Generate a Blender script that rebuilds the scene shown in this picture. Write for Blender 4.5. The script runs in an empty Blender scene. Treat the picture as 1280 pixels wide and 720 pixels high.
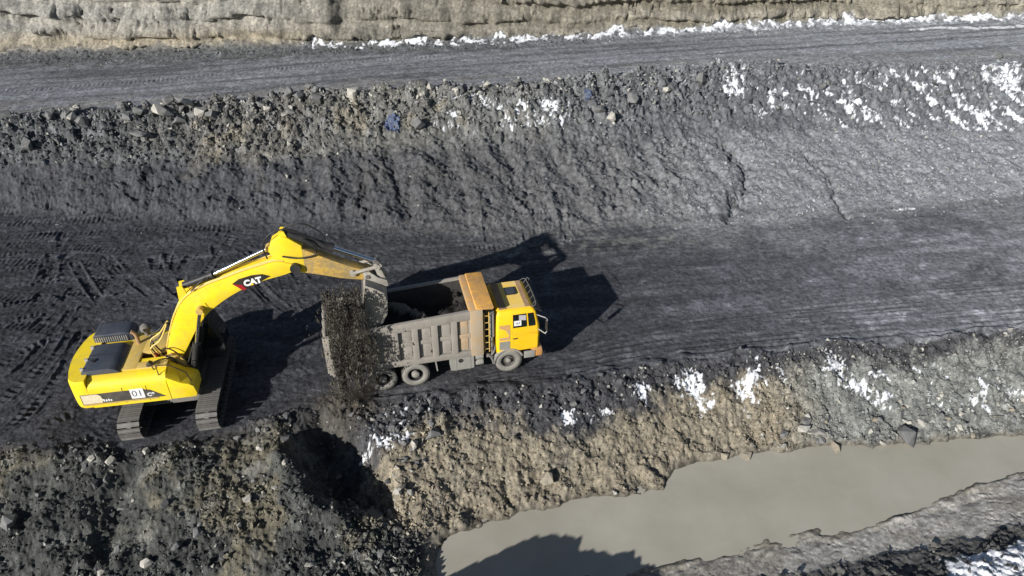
import bpy, bmesh, math, random
import numpy as np
from mathutils import Vector, Matrix

random.seed(7)
RNG = np.random.default_rng(11)
R = math.radians
sc = bpy.context.scene
col = sc.collection

# ------------------------------------------------------------------ camera
CAM_H = 19.76
CAM_P = R(33.8)
FPX = 900.0
cd = bpy.data.cameras.new('camera')
cd.sensor_width = 36.0
cd.lens = 36.0 * FPX / 1280.0
cd.clip_start = 0.1
cd.clip_end = 2000.0
cam = bpy.data.objects.new('camera', cd)
cam.location = (0, 0, CAM_H)
cam.rotation_euler = (math.pi / 2 - CAM_P, 0, 0)
col.objects.link(cam)
sc.camera = cam

# ------------------------------------------------------------------ light
SUN_EL = R(24.1)
SUN_AZ = math.atan2(1.70, 1.42)           # direction in which the light travels (from +x)
w = bpy.data.worlds.new('World')
sc.world = w
w.use_nodes = True
nt = w.node_tree
bg = nt.nodes['Background']
sky = nt.nodes.new('ShaderNodeTexSky')
sky.sky_type = 'NISHITA'
sky.sun_disc = False
sky.sun_elevation = SUN_EL
sx, sy = -math.cos(SUN_AZ), -math.sin(SUN_AZ)   # towards the sun
sky.sun_rotation = math.atan2(sx, sy)
sky.altitude = 300
sky.air_density = 1.0
sky.dust_density = 0.6
nt.links.new(sky.outputs[0], bg.inputs[0])
bg.inputs[1].default_value = 0.052
sd = bpy.data.lights.new('sun', 'SUN')
sd.energy = 5.0
sd.angle = R(0.53)
sd.color = (1.0, 0.97, 0.92)
sun = bpy.data.objects.new('sun', sd)
dv = Vector((math.cos(SUN_AZ) * math.cos(SUN_EL), math.sin(SUN_AZ) * math.cos(SUN_EL), -math.sin(SUN_EL)))
sun.rotation_euler = dv.to_track_quat('-Z', 'Y').to_euler()
sun.location = (-30, -40, 60)
col.objects.link(sun)
vs = sc.view_settings
vs.view_transform = 'Standard'
vs.look = 'None'
vs.gamma = 1.0
vs.use_curve_mapping = False
vs.exposure = 0.35


# ------------------------------------------------------------------ photo ray -> place
def ray(u, v):
    a = (u - 640) / FPX
    b = (360 - v) / FPX
    return np.array([a, math.cos(CAM_P) + b * math.sin(CAM_P), -math.sin(CAM_P) + b * math.cos(CAM_P)])


def un(u, v, z=0.0):
    d = ray(u, v)
    t = (z - CAM_H) / d[2]
    return np.array([d[0] * t, d[1] * t, z])


# ------------------------------------------------------------------ numpy noise
_perm = np.random.default_rng(3).permutation(256)
_perm = np.concatenate([_perm, _perm]).astype(np.int32)
_gr = np.array([[math.cos(a), math.sin(a)] for a in np.linspace(0, 2 * math.pi, 16, endpoint=False)], dtype=np.float32)


def perlin(x, y, seed=0):
    x = np.asarray(x, dtype=np.float32)
    y = np.asarray(y, dtype=np.float32)
    xi = np.floor(x).astype(np.int32)
    yi = np.floor(y).astype(np.int32)
    xf = x - xi
    yf = y - yi
    u = xf * xf * xf * (xf * (xf * 6 - 15) + 10)
    v = yf * yf * yf * (yf * (yf * 6 - 15) + 10)

    def g(ix, iy, fx, fy):
        h = _perm[(_perm[(ix + seed * 37) & 255] + iy + seed * 17) & 255] & 15
        return _gr[h, 0] * fx + _gr[h, 1] * fy
    a = g(xi, yi, xf, yf)
    b = g(xi + 1, yi, xf - 1, yf)
    c = g(xi, yi + 1, xf, yf - 1)
    d = g(xi + 1, yi + 1, xf - 1, yf - 1)
    return ((a + u * (b - a)) + v * ((c + u * (d - c)) - (a + u * (b - a)))) * 1.5


def fbm(x, y, octv=4, seed=0, gain=0.5):
    s = 0
    a = 1.0
    for i in range(octv):
        s = s + a * perlin(x, y, seed + i)
        x = x * 2.03 + 5.3
        y = y * 2.03 + 1.7
        a *= gain
    return s


def hash2(ix, iy, k):
    n = (ix.astype(np.int64) * 374761393 + iy.astype(np.int64) * 668265263 + k * 1442695041) & 0xffffffff
    n = ((n ^ (n >> 13)) * 1274126177) & 0xffffffff
    return ((n ^ (n >> 16)) & 0xffff).astype(np.float32) / 65535.0


def cells(x, y, k=0):
    xi = np.floor(x).astype(np.int32)
    yi = np.floor(y).astype(np.int32)
    f1 = np.full(x.shape, 9.0, np.float32)
    f2 = f1.copy()
    idv = np.zeros_like(f1)
    tlt = np.zeros_like(f1)
    for dx in (-1, 0, 1):
        for dy in (-1, 0, 1):
            cx = xi + dx
            cy = yi + dy
            px = cx + hash2(cx, cy, k)
            py = cy + hash2(cx, cy, k + 1)
            d = np.hypot(px - x, py - y).astype(np.float32)
            nid = hash2(cx, cy, k + 2)
            m = d < f1
            f2 = np.where(m, f1, np.minimum(f2, d))
            idv = np.where(m, nid, idv)
            tlt = np.where(m, (x - px) * (hash2(cx, cy, k + 3) - .5) + (y - py) * (hash2(cx, cy, k + 4) - .5), tlt)
            f1 = np.where(m, d, f1)
    return f1, f2, idv, tlt


def sst(a, b, x):
    t = np.clip((x - a) / (b - a), 0, 1)
    return t * t * (3 - 2 * t)


# ------------------------------------------------------------------ terrain lines (far to near)
WZ = -2.5
LN = [
    # 0 foot of the upper rock face
    [(-150, 75, 3.9), (0, 72, 3.9), (200, 66, 4.1), (380, 60, 4.4), (640, 52, 4.8), (830, 42, 5.0), (1040, 30, 5.15), (1280, 24, 5.3), (1420, 21, 5.35)],
    # 1 edge of the upper road
    [(-150, 160, 3.6), (0, 153, 3.6), (150, 143, 3.7), (300, 131, 4.0), (480, 116, 4.4), (640, 112, 4.5), (760, 100, 4.7), (860, 86, 4.8), (1000, 84, 4.85), (1280, 78, 5.0), (1420, 76, 5.05)],
    # 2 middle of the bank
    [(-150, 212, 1.8), (0, 208, 1.8), (300, 205, 1.9), (480, 188, 2.2), (640, 180, 2.3), (760, 180, 2.2), (860, 172, 2.0), (1000, 166, 1.9), (1280, 166, 1.9), (1420, 166, 1.9)],
    # 3 foot of the bank
    [(-150, 262, 0), (0, 265, 0), (200, 278, 0), (320, 282, 0), (500, 292, 0), (640, 298, 0), (720, 294, 0), (800, 283, .1), (900, 285, .1), (1000, 276, .2), (1100, 264, .3), (1280, 250, .5), (1420, 246, .5)],
    # 4 near edge of the pit floor
    [(-180, 572, .1), (0, 562, .1), (150, 562, .1), (280, 541, .1), (350, 520, .05), (430, 512, 0), (560, 500, 0), (700, 481, 0), (800, 464, 0), (900, 449, 0), (1000, 440, 0), (1280, 414, .1), (1420, 406, .1)],
    # 5 far water line / shoulder of the spoil heap
    [(-180, 650, -1.0), (0, 645, -1.0), (200, 640, -.9), (330, 640, -.7), (430, 655, -1.3), (510, 668, -1.9), (565, 668, WZ), (640, 643, WZ), (740, 622, WZ), (828, 607, WZ), (842, 583, WZ), (900, 570, WZ), (1000, 560, WZ), (1060, 556, WZ), (1280, 545, WZ), (1420, 540, WZ)],
    # 6 near water line
    [(-180, 735, -2.0), (0, 725, -2.0), (200, 725, -1.7), (400, 722, -1.7), (500, 728, -2.0), (570, 742, WZ), (700, 740, WZ), (790, 722, WZ), (840, 708, WZ), (900, 695, WZ), (1000, 682, WZ), (1100, 657, WZ), (1200, 622, WZ), (1280, 592, WZ), (1420, 555, WZ)],
    # 7 foot of the near bank
    [(-180, 810, -2.5), (0, 800, -2.5), (300, 800, -2.2), (500, 780, -2.0), (600, 765, -2.3), (700, 760, -2.3), (820, 745, -2.35), (1000, 715, -2.3), (1100, 697, -2.25), (1200, 672, -2.2), (1280, 656, -2.15), (1420, 630, -2.15)],
    # 8 top of the near bank
    [(-180, 960, -1.5), (0, 930, -1.0), (300, 900, .2), (500, 850, .7), (600, 835, .5), (700, 820, .1), (820, 815, -1.2), (1000, 790, -1.45), (1100, 768, -1.5), (1200, 742, -1.5), (1280, 716, -1.5), (1420, 684, -1.5)],
]
LW = [np.array([un(*p) for p in l]) for l in LN]


def line_yz(x):
    Y = []
    Z = []
    for l in LW:
        Y.append(np.interp(x, l[:, 0], l[:, 1]))
        Z.append(np.interp(x, l[:, 0], l[:, 2]))
    for i in range(1, len(Y)):
        Y[i] = np.minimum(Y[i], Y[i - 1] - 0.35)
    return np.array(Y), np.array(Z)


WALL_RUN, WALL_H = 4.6, 9.5
# coarse base on a regular grid, then softened
gx = np.arange(-75, 75.01, 0.2)
gy = np.arange(-12, 90.01, 0.2)
Yl, Zl = line_yz(gx)
base = np.zeros((len(gy), len(gx)))
for j in range(len(gx)):
    ys = np.concatenate([[Yl[0, j] + 60, Yl[0, j] + WALL_RUN], Yl[:, j], [Yl[8, j] - 6, -40]])
    zs = np.concatenate([[Zl[0, j] + WALL_H + 1.5, Zl[0, j] + WALL_H], Zl[:, j], [Zl[8, j] + .2, Zl[8, j] - .5]])
    base[:, j] = np.interp(gy, ys[::-1], zs[::-1])


def blur(a, n, ax):
    k = np.exp(-0.5 * (np.arange(-3 * n, 3 * n + 1) / n) ** 2)
    k /= k.sum()
    p = [(0, 0), (0, 0)]
    p[ax] = (3 * n, 3 * n)
    b = np.pad(a, p, mode='edge')
    return np.apply_along_axis(lambda r: np.convolve(r, k, 'valid'), ax, b)


base = blur(blur(base, 2, 0), 3, 1)


def bil(a, x, y):
    fx = np.clip((x - gx[0]) / 0.2, 0, len(gx) - 1.001)
    fy = np.clip((y - gy[0]) / 0.2, 0, len(gy) - 1.001)
    i = fx.astype(int)
    j = fy.astype(int)
    fx = fx - i
    fy = fy - j
    return (a[j, i] * (1 - fx) + a[j, i + 1] * fx) * (1 - fy) + (a[j + 1, i] * (1 - fx) + a[j + 1, i + 1] * fx) * fy


# ------------------------------------------------------------------ fine grid
rows = [-130, -80, -45, -25, -12, -4, 0, 3, 5, 6.5, 7.6, 8.4, 9.0, 9.4]
y = 9.7
while y < 69:
    rows.append(y)
    y += 0.05 if y < 30 else (0.05 + (y - 30) * 0.005 if y < 36 else (.08 if y < 51 else .1))
rows += [69.5, 70.5, 72, 75, 82, 95, 115, 150, 200, 300, 420]
rows = np.array(rows)
NC = 1120
uc = np.linspace(-1, 1, NC)
uo = np.array([1.02, 1.06, 1.12, 1.2, 1.32, 1.5, 1.9, 2.6, 4, 7, 12])
ucol = np.concatenate([-uo[::-1], uc, uo])
hw = 0.6 * np.clip(rows, 8, 70) + 11
GX = (ucol[None, :] * hw[:, None]).astype(np.float64)
GY = np.repeat(rows[:, None], len(ucol), 1)
NR, NCC = GX.shape

Yv, Zv = line_yz(GX.ravel())
Yv = Yv.reshape(9, NR, NCC)
jit = 0.35 * fbm(GX * .5, GY * .5, 3, 40) + .15 * fbm(GX * 2.1, GY * 2.1, 2, 44)
yy = GY + jit * 0.8
S = np.zeros_like(GX)
# s: 0 at the rock-face foot, 1 at road edge, ... 8 at near bank top; negative on the rock face
S = np.where(yy > Yv[0], -(yy - Yv[0]) / WALL_RUN, S)
for i in range(8):
    m = (yy <= Yv[i]) & (yy > Yv[i + 1])
    S = np.where(m, i + (Yv[i] - yy) / (Yv[i] - Yv[i + 1]), S)
S = np.where(yy <= Yv[8], 8 + (Yv[8] - yy) / 5, S)
U = 640 + FPX * GX / (np.clip(GY, 2, 400) * math.cos(CAM_P) + 11.0)     # place along the band, left to right
HT = bil(base, GX, GY)


def band(a, b, f=0.12):
    return sst(a - f, a + f, S) * (1 - sst(b - f, b + f, S))


W_wall = 1 - sst(-.05, .05, S)
W_road = band(0, 1, .06)
W_up = band(1, 2)
W_ap = band(2, 3)
W_fl = band(3, 4, .02)
W_em = band(4, 5, .03)
W_lo = band(5, 6, .08)
W_mf = band(6, 7, .1)
W_nb = sst(6.95, 7.1, S)
right = sst(430, 560, U)           # muddy embankment above the pool
left = 1 - right

# water bowl
t = np.clip(S - 5, 0, 1)
inw = sst(520, 580, U) * (S > 5) * (S < 6)
HT -= inw * 0.9 * np.sin(np.pi * t) ** np.where(t > .5, 1.8, .8)


HT += np.exp(-((S - 6) / .22) ** 2) * sst(640, 760, U) * .10 * fbm(GX * .55 + .2 * GY, GY * 1.5 - .5 * GX, 4, 66)


# hollow beside the spoil heap
def poly_sd(poly, X, Y):
    P = np.array([un(*p)[:2] for p in poly])
    d = np.full(X.shape, 1e9)
    inside = np.zeros(X.shape, bool)
    n = len(P)
    for i in range(n):
        a = P[i]
        b = P[(i + 1) % n]
        e = b - a
        tt = np.clip(((X - a[0]) * e[0] + (Y - a[1]) * e[1]) / (e @ e), 0, 1)
        d = np.minimum(d, np.hypot(X - a[0] - tt * e[0], Y - a[1] - tt * e[1]))
        c = ((a[1] > Y) != (b[1] > Y)) & (X < (b[0] - a[0]) * (Y - a[1]) / (b[1] - a[1] + 1e-12) + a[0])
        inside ^= c
    return np.where(inside, -d, d)


hol = poly_sd([(366, 548, -.6), (405, 522, -.3), (452, 552, -.8), (487, 600, -1.5), (505, 645, -1.9), (464, 658, -1.9), (404, 636, -1.5), (362, 585, -1)], GX, GY)
hol = hol + .22 * fbm(GX * .9, GY * .9, 3, 90)
HT -= 1.55 * (1 - sst(-.95, .25, hol))
# raised rim on the sun side of the hollow
rim = np.array([un(*p)[:2] for p in [(352, 570, 0), (372, 612, -.3), (420, 648, -1)]])
dr = np.full(GX.shape, 1e9)
for a, b in zip(rim[:-1], rim[1:]):
    e = b - a
    tt = np.clip(((GX - a[0]) * e[0] + (GY - a[1]) * e[1]) / (e @ e), 0, 1)
    dr = np.minimum(dr, np.hypot(GX - a[0] - tt * e[0], GY - a[1] - tt * e[1]))
HT += .65 * np.exp(-(dr / .75) ** 2)

HT += 1.15 * np.exp(-((GX + 4.6) / 2.2) ** 2 - ((GY - 10.2) / .9) ** 2) + .35 * np.exp(-((GX + .6) / 2.0) ** 2 - ((GY - 10.6) / .9) ** 2)
# dip with rubble at the foot of the heap, lower left
g2 = un(140, 650, -1)
HT -= .5 * np.exp(-(((GX - g2[0]) / .5) ** 2 + ((GY - g2[1]) / 2.2) ** 2))
for (pu, pv, rr, hh_) in [(60, 590, 1.6, .3), (215, 640, 1.5, .35), (310, 690, 1.2, .3), (30, 700, 1.5, .35), (120, 720, 1.0, .3)]:
    q = un(pu, pv, -1)
    HT += hh_ * np.exp(-(((GX - q[0]) / rr) ** 2 + ((GY - q[1]) / rr) ** 2))

# ------------------------------------------------------------------ relief per band
core = (GX > -60) & (GX < 60)
lowf = fbm(GX * .22, GY * .22, 3, 1)
midf = fbm(GX * .9, GY * .9, 4, 5)
finef = fbm(GX * 3.1, GY * 3.1, 3, 9, .6)
far = sst(30, 38, GY)
finest = fbm(GX * 8.3, GY * 8.3, 2, 19, .7) * (1 - .8 * far)
finef = finef - far * .25 * perlin(GX * 12.8, GY * 12.8, 11)
# gullies running down the bank
skew = GX + .25 * GY + .8 * midf * .3
gul = fbm(skew * .55, GY * .1, 3, 23)
gul2 = fbm(skew * 1.7 + 7, GY * .3, 3, 27)
rid = 1 - np.abs(gul2) * 1.6
HT += W_fl * (0.03 * lowf + .014 * midf + .008 * finef + .004 * finest)
leftfl = W_fl * (1 - sst(560, 760, U))
HT += leftfl * (.018 * midf + .02 * finef)
HT += W_road * (.04 * lowf + .02 * midf + .012 * finef)
upw = np.clip(W_up + W_ap, 0, 1)
HT += upw * sst(1.0, 1.15, S) * (1 - sst(2.8, 3.0, S)) * (.22 * gul * (1 - .6 * sst(820, 950, U)) + .17 * midf * (1 - .55 * sst(820, 950, U) * sst(1.9, 2.1, S)))
HT += W_up * (.08 * finef + .035 * finest) + W_ap * (.03 * finef + .02 * finest) * (1.25 - .7 * sst(820, 950, U))
HT += W_em * right * (.22 * fbm(GX * .9 + .2 * GY, GY * .7, 4, 31) + .07 * finef + .03 * finest)
HT += W_em * left * (.16 * midf + .08 * finef + .035 * finest)
HT += W_lo * left * (.16 * midf + .08 * finef + .035 * finest)
HT += W_mf * (.06 * lowf + .02 * finef * .5)
HT += W_nb * (.14 * midf + .06 * finef + .03 * finest)
# mud drying cracks on the near shore
cr = np.abs(fbm(GX * .35 - .12 * GY, GY * 1.3 + GX * .35, 3, 61))
HT -= W_mf * .05 * (1 - sst(.0, .035, cr))
HT += (S > -.2) * W_road * .0


n0 = fbm(GX * .4 + 9, GY * .4, 3, 51)


# lumps (broken rock) as cell relief where the ground is rubble
def lumps(mask, size, amp, k, floor=.1):
    m = mask > floor
    if not m.any():
        return
    wx = .22 * finef[m]
    f1, f2, idv, tlt = cells(GX[m] / size + wx, GY[m] / size + .22 * midf[m], k)
    h = (.1 + idv ** 1.5 + 1.6 * tlt) * np.clip((f2 - f1) * 3.2, 0, 1)
    HT[m] += amp * h * np.clip(mask[m], 0, 1)


rub_up = np.clip(W_up + .0, 0, 1) * (1 - sst(1.55, 1.95, S + .25 * midf)) * sst(.96, 1.02, S)
rub_left = W_up * (1 - sst(330, 480, U + 60 * lowf)) * .8
heap = (W_em + W_lo + W_mf) * left
lumps(rub_up, .62, .38, 2)
lumps(np.clip(rub_up + rub_left + .5 * W_ap * (1 - sst(700, 900, U)), 0, 1), .3, .12, 7)
patchy = sst(-.35, .45, n0 + .4 * midf)
lumps(heap * (.25 + .75 * patchy), .20, .055, 12)
lumps(heap * patchy * sst(-.1, .5, midf), .5, .15, 17)
HT += heap * .16 * n0
lumps(W_em * right, .22, .06, 22)
lumps(upw * (1 - sst(2.75, 3, S)) * sst(-.3, .4, midf + n0) * (1 - .9 * sst(820, 950, U)), .36, .16, 41)
lumps(upw * (1 - sst(2.6, 2.9, S)), .25, .07, 46)
lumps(W_em * right * sst(.1, .6, midf), .6, .13, 26)
lumps(W_em * (1 - sst(4.0, 4.45, S + .2 * midf)) * right, .42, .16, 31)
lumps(W_nb * sst(7.3, 7.6, S), .5, .14, 36)

# berm of loose stuff along the road edge
bk = np.exp(-((S - 1.03) / .07) ** 2) * (.35 + .35 * np.clip(midf, -1, 1)) * (U < 960)
HT += bk * 1.0
# little berm at the near edge of the pit floor
HT += np.exp(-((S - 3.985) / .03) ** 2) * (.16 + .14 * np.clip(midf, -.8, 1)) * sst(430, 520, U)

# foot of the rock face: gravel apron
HT += W_road * (1 - sst(.0, .2, S)) * (.1 * np.clip(midf, -.4, 1) + .05 * finef + .22 * (1 - sst(0, .17, S)))

CRK = np.zeros_like(GX)
# big cracks in the bank (right of the middle)
for pts, wd, dp in [([(900, 175), (935, 205), (925, 240), (910, 275)], .3, .5), ([(1000, 180), (1035, 210), (1050, 250), (1058, 272)], .18, .35),
                    ([(452, 215), (452, 245), (462, 272)], .25, .4), ([(482, 205), (500, 240), (512, 275)], .12, .25), ([(530, 225), (545, 260)], .1, .2),
                    ([(590, 205), (625, 232), (660, 262)], .12, .25), ([(190, 225), (186, 258)], .25, .3)]:
    P = np.array([un(u, v, np.interp(v, [165, 280], [2.2, .1]))[:2] for u, v in pts])
    box = (GX > P[:, 0].min() - 2) & (GX < P[:, 0].max() + 2) & (GY > P[:, 1].min() - 2) & (GY < P[:, 1].max() + 2)
    xx = GX[box] + .45 * midf[box] + .12 * finef[box]
    yb = GY[box] + .2 * finef[box]
    d = np.full(xx.shape, 1e9)
    for a, b in zip(P[:-1], P[1:]):
        e = b - a
        tt = np.clip(((xx - a[0]) * e[0] + (yb - a[1]) * e[1]) / (e @ e), 0, 1)
        d = np.minimum(d, np.hypot(xx - a[0] - tt * e[0], yb - a[1] - tt * e[1]))
    HT[box] -= dp * (.75 + .5 * finef[box]) * np.exp(-(d / wd) ** 2)
    CRK[box] = np.maximum(CRK[box], np.exp(-(d / (2.0 * wd)) ** 2))

# ------------------------------------------------------------------ machine positions
EX_C = np.array([-13.2, 21.75])
EX_YAW = R(10)
UC_YAW = R(100.8)
TR_C = np.array([-.41, 24.385])
TR_YAW = .226


def local(X, Y, c, yaw):
    a, b = X - c[0], Y - c[1]
    return math.cos(yaw) * a + math.sin(yaw) * b, -math.sin(yaw) * a + math.cos(yaw) * b


# flatten below machines
lx, ly = local(GX, GY, EX_C, UC_YAW)
m = (1 - sst(2.2, 3.3, np.abs(lx))) * (1 - sst(1.75, 2.5, np.abs(ly)))
HT = HT * (1 - m) + m * (.0 + .012 * finef)
lx, ly = local(GX, GY, TR_C, TR_YAW)
m = (1 - sst(4.6, 5.6, np.abs(lx + 2.9))) * (1 - sst(1.3, 1.9, np.abs(ly)))
HT = HT * (1 - m) + m * (.0 + .01 * finef)


# ------------------------------------------------------------------ wheel and crawler marks
TRK = np.zeros_like(HT)


def smooth_path(P, n=40):
    P = np.array(P, float)
    tt = np.linspace(0, len(P) - 1, n)
    out = []
    for q in tt:
        i = min(int(q), len(P) - 2)
        f = q - i
        p0 = P[max(i - 1, 0)]
        p1 = P[i]
        p2 = P[i + 1]
        p3 = P[min(i + 2, len(P) - 1)]
        out.append(.5 * (2 * p1 + (p2 - p0) * f + (2 * p0 - 5 * p1 + 4 * p2 - p3) * f * f + (3 * p1 - p0 - 3 * p2 + p3) * f ** 3))
    return np.array(out)


def mark(pix, width, depth, period=0, ridge=.5, chev=0.0, z=0.0):
    P = smooth_path([un(u, v, z)[:2] for u, v in pix])
    pad = width * 1.6
    box = (GX > P[:, 0].min() - pad) & (GX < P[:, 0].max() + pad) & (GY > P[:, 1].min() - pad) & (GY < P[:, 1].max() + pad)
    idx = np.nonzero(box.ravel())[0]
    if len(idx) == 0:
        return
    X = GX.ravel()[idx]
    Y = GY.ravel()[idx]
    best = np.full(X.shape, 1e9)
    side = np.zeros_like(X)
    along = np.zeros_like(X)
    acc = 0.0
    for a, b in zip(P[:-1], P[1:]):
        e = b - a
        L = np.hypot(*e)
        if L < 1e-6:
            continue
        e = e / L
        t0 = np.clip((X - a[0]) * e[0] + (Y - a[1]) * e[1], 0, L)
        dx = X - a[0] - t0 * e[0]
        dy = Y - a[1] - t0 * e[1]
        d = np.hypot(dx, dy)
        mm = d < best
        best = np.where(mm, d, best)
        sg = e[0] * dy - e[1] * dx
        side = np.where(mm, sg, side)
        along = np.where(mm, acc + t0, along)
        acc += L
    ends = sst(0, .3, along) * (1 - sst(acc - .3, acc, along))
    h = np.zeros_like(X)
    inside = 1 - sst(width * .42, width * .58, best)
    h -= depth * inside
    if period:
        ph = 2 * np.pi * (along + chev * np.abs(side)) / period
        h += depth * 1.5 * inside * sst(-.2, .6, np.sin(ph))
    h += depth * ridge * np.exp(-((best - width * .68) / (width * .14)) ** 2)
    wob = np.clip(.5 + .9 * perlin(X * .7, Y * .7, 70) + .4 * perlin(X * 2.3, Y * 2.3, 72), 0, 1.2)
    TRK.ravel()[idx] += h * ends * wob


# crawler prints left of the machines
for pix in ([(0, 298), (90, 292), (200, 288), (300, 284)], [(-40, 310), (60, 306), (130, 312)],
            [(-20, 330), (60, 330), (130, 350), (170, 385)], [(-30, 372), (40, 378), (110, 398)],
            [(-30, 402), (60, 412), (120, 430)], [(200, 275), (300, 268), (420, 262)], [(-40, 282), (60, 278), (180, 272)],
            [(-40, 268), (90, 262), (200, 258)]):
    mark(pix, .62, .045, .27, .5)
# dozer slew marks: fans of short curved ruts
rr = random.Random(5)
for i in range(34):
    u0 = 40 + rr.random() * 330
    v0 = 284 + rr.random() * 70
    ln = 22 + rr.random() * 40
    le = rr.choice((-1, 1)) * rr.uniform(6, 60)
    bow = rr.uniform(-14, 14)
    mark([(u0, v0), (u0 + le * .4 + bow, v0 + ln * .4), (u0 + le * .8 + bow * .6, v0 + ln * .8), (u0 + le, v0 + ln)], rr.uniform(.3, .6), rr.uniform(.03, .08), .26 if rr.random() < .3 else 0, .9)
for i in range(14):
    u0 = 600 + rr.random() * 140
    v0 = 262 + rr.random() * 14
    le = rr.uniform(-5, 36)
    mark([(u0, v0), (u0 + le * .3, v0 + 14), (u0 + le, v0 + 30)], rr.uniform(.25, .4), rr.uniform(.05, .1), 0, .8)
mark([(560, 311), (620, 309), (690, 304)], .5, .05, .26, .4)
for pix in ([(-20, 470), (30, 440), (70, 425)], [(-20, 520), (30, 480), (75, 440)], [(0, 560), (45, 505), (80, 470)], [(30, 568), (75, 530), (105, 520)],
            [(85, 560), (120, 548), (150, 520)]):
    mark(pix, .5, .05, .3, .8)
# sweeping ruts where trucks turn round behind the excavator
for k in range(5):
    mark([(-60, 592 - k * 34), (20, 540 - k * 36), (75, 470 - k * 30), (110, 410 - k * 20), (200, 372 - k * 14), (330, 352 - k * 12)], .34, .045, 0, 1.1)
    mark([(-60, 420 - k * 22), (60, 392 - k * 20), (170, 380 - k * 16)], .4, .035, .25, .9)
for k in range(3):
    mark([(480, 330 - 8 * k), (600, 322 - 8 * k), (760, 318 - 10 * k), (900, 300 - 10 * k)], .3, .03, 0, 1.0)
# long wheel lines on the haul floor
rr = random.Random(9)
for i in range(16):
    t0 = i / 15
    v1 = 432 - t0 * 130 + rr.uniform(-4, 4)
    v2 = 404 - t0 * 122 + rr.uniform(-4, 4)
    u0 = 720 + rr.uniform(-25, 110)
    mark([(u0, v1 + 22 - t0 * 16), ((u0 + 1350) / 2, (v1 + v2) / 2 + 4 + rr.uniform(-4, 4)), (1370, v2)], rr.uniform(.22, .5), rr.uniform(.004, .014) * (1.4 - t0), .24 if rr.random() < .15 else 0, 1.0)
for k in range(7):
    mark([(700, 474 - k * 6), (900, 446 - k * 8), (1370, 404 - k * 5 - k * k * .5)], .22, .05 - .004 * k, 0, 1.3)
for k in range(5):
    mark([(420 + 30 * k, 500 - 3 * k), (620, 478 - 4 * k), (760, 462 - 5 * k)], .3, .03, 0, .8)
# ruts on the upper road
for k, v in enumerate((98, 106, 120, 128, 136, 143)):
    mark([(-60, v + 6), (300, v - 14), (640, v - 32 + k), (1000, v - 58 + 2.4 * k), (1360, v - 72 + 3 * k)], .55, .035, .3 if k in (0, 4, 5) else 0, .7, 0, 4.5)
TRK = np.clip(TRK, -.10, .08)
HT += TRK * np.clip(W_fl + .8 * W_ap + W_road, 0, 1)
# the machines stand on the level patches
# (marks fade out below them)
lx, ly = local(GX, GY, EX_C, UC_YAW)
m = (1 - sst(2.4, 2.8, np.abs(lx))) * (1 - sst(1.8, 2.0, np.abs(ly)))
HT = HT * (1 - m) + m * np.minimum(HT, .01)
lx, ly = local(GX, GY, TR_C, TR_YAW)
m = (1 - sst(4.0, 4.4, np.abs(lx + 2.9))) * (1 - sst(1.25, 1.45, np.abs(ly)))
HT = HT * (1 - m) + m * np.minimum(HT, .005)

# rock face: ledges and flutes push the face in and out
zrel = HT - np.interp(GX, LW[0][:, 0], LW[0][:, 2])
wl = (S < 0) & (S > -1.3)
led = perlin(GX * .05, zrel * 1.25 + .02 * GX, 81) + .6 * perlin(GX * .3, zrel * 3.1, 82)
flu = fbm(GX * .45, zrel * .15, 3, 84) + .5 * fbm(GX * 1.5, zrel * .4, 3, 88)
ph_ = zrel * .75 + .35 * fbm(GX * .12, zrel * .1, 3, 78) + .03 * GX
lfr = ph_ - np.floor(ph_)
lamp = hash2(np.floor(ph_).astype(np.int32), np.floor(GX * .12 + .4 * midf).astype(np.int32), 5)
lstep = -(1 - lfr) * sst(0, .12, lfr) * (.25 + lamp) * .8
crk = np.exp(-((fbm(GX * .5, zrel * .5, 3, 95)) / .04) ** 2) * sst(.0, .5, fbm(GX * .25, zrel * .3, 2, 99))
xc = un(412, 30, 7)[0]
cleft = np.exp(-((GX - xc - .3 * midf) / .8) ** 2) * sst(.5, 1.6, zrel) + .4 * crk
GYd = GY + np.where(wl, (sst(0, .06, -S)) * (.25 * led + .5 * fbm(GX * .28, zrel * .3, 3, 84) + .10 * fbm(GX * 1.2, zrel * 1.6, 3, 86) + .95 * lstep + 1.1 * cleft), 0)

# ------------------------------------------------------------------ ground colours (albedo)
def ctab(us, cols):
    cols = np.array(cols, float)
    return np.stack([np.interp(U, us, cols[:, k]) for k in range(3)], -1)


def mix(a, b, f):
    return a + (b - a) * np.asarray(f)[..., None]


n1 = fbm(GX * .35, GY * .35, 4, 101)
n2 = fbm(GX * 1.3, GY * 1.3, 4, 111)
n3 = fbm(GX * 4.3, GY * 4.3, 2, 121, .7) + .5 * perlin(GX * 17, GY * 17, 125) * (1 - far)
along_n = fbm(GX * .12 + .05 * GY, (GY - .13 * GX) * 1.1, 4, 131)
COAL = np.array([.030, .030, .033])
c_wall = ctab([0, 330, 480, 900, 1280], [(.25, .243, .225), (.22, .212, .19), (.155, .145, .122), (.175, .16, .125), (.23, .215, .175)])
str_ = perlin(GX * .03, ph_ * 2.3 + .15 * n2, 141)
c_wall = mix(c_wall, np.array([.29, .27, .23]), .5 * sst(.0, .5, str_))
c_wall = mix(c_wall, np.array([.25, .205, .135]), .6 * np.exp(-((zrel - .9) / .6) ** 2) * (1 - sst(330, 480, U)))
c_wall = mix(c_wall, np.array([.07, .065, .055]), .6 * sst(.2, .6, -str_) * sst(-.2, .5, n2) + .5 * crk)
c_road = ctab([0, 500, 900, 1280], [(.155, .158, .168), (.18, .18, .188), (.225, .23, .24), (.27, .275, .285)])
road_n = fbm(GX * .05, (GY - .17 * GX) * .9, 4, 135, .6)
c_road = mix(c_road, c_road * .6, sst(.05, .5, road_n))
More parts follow.
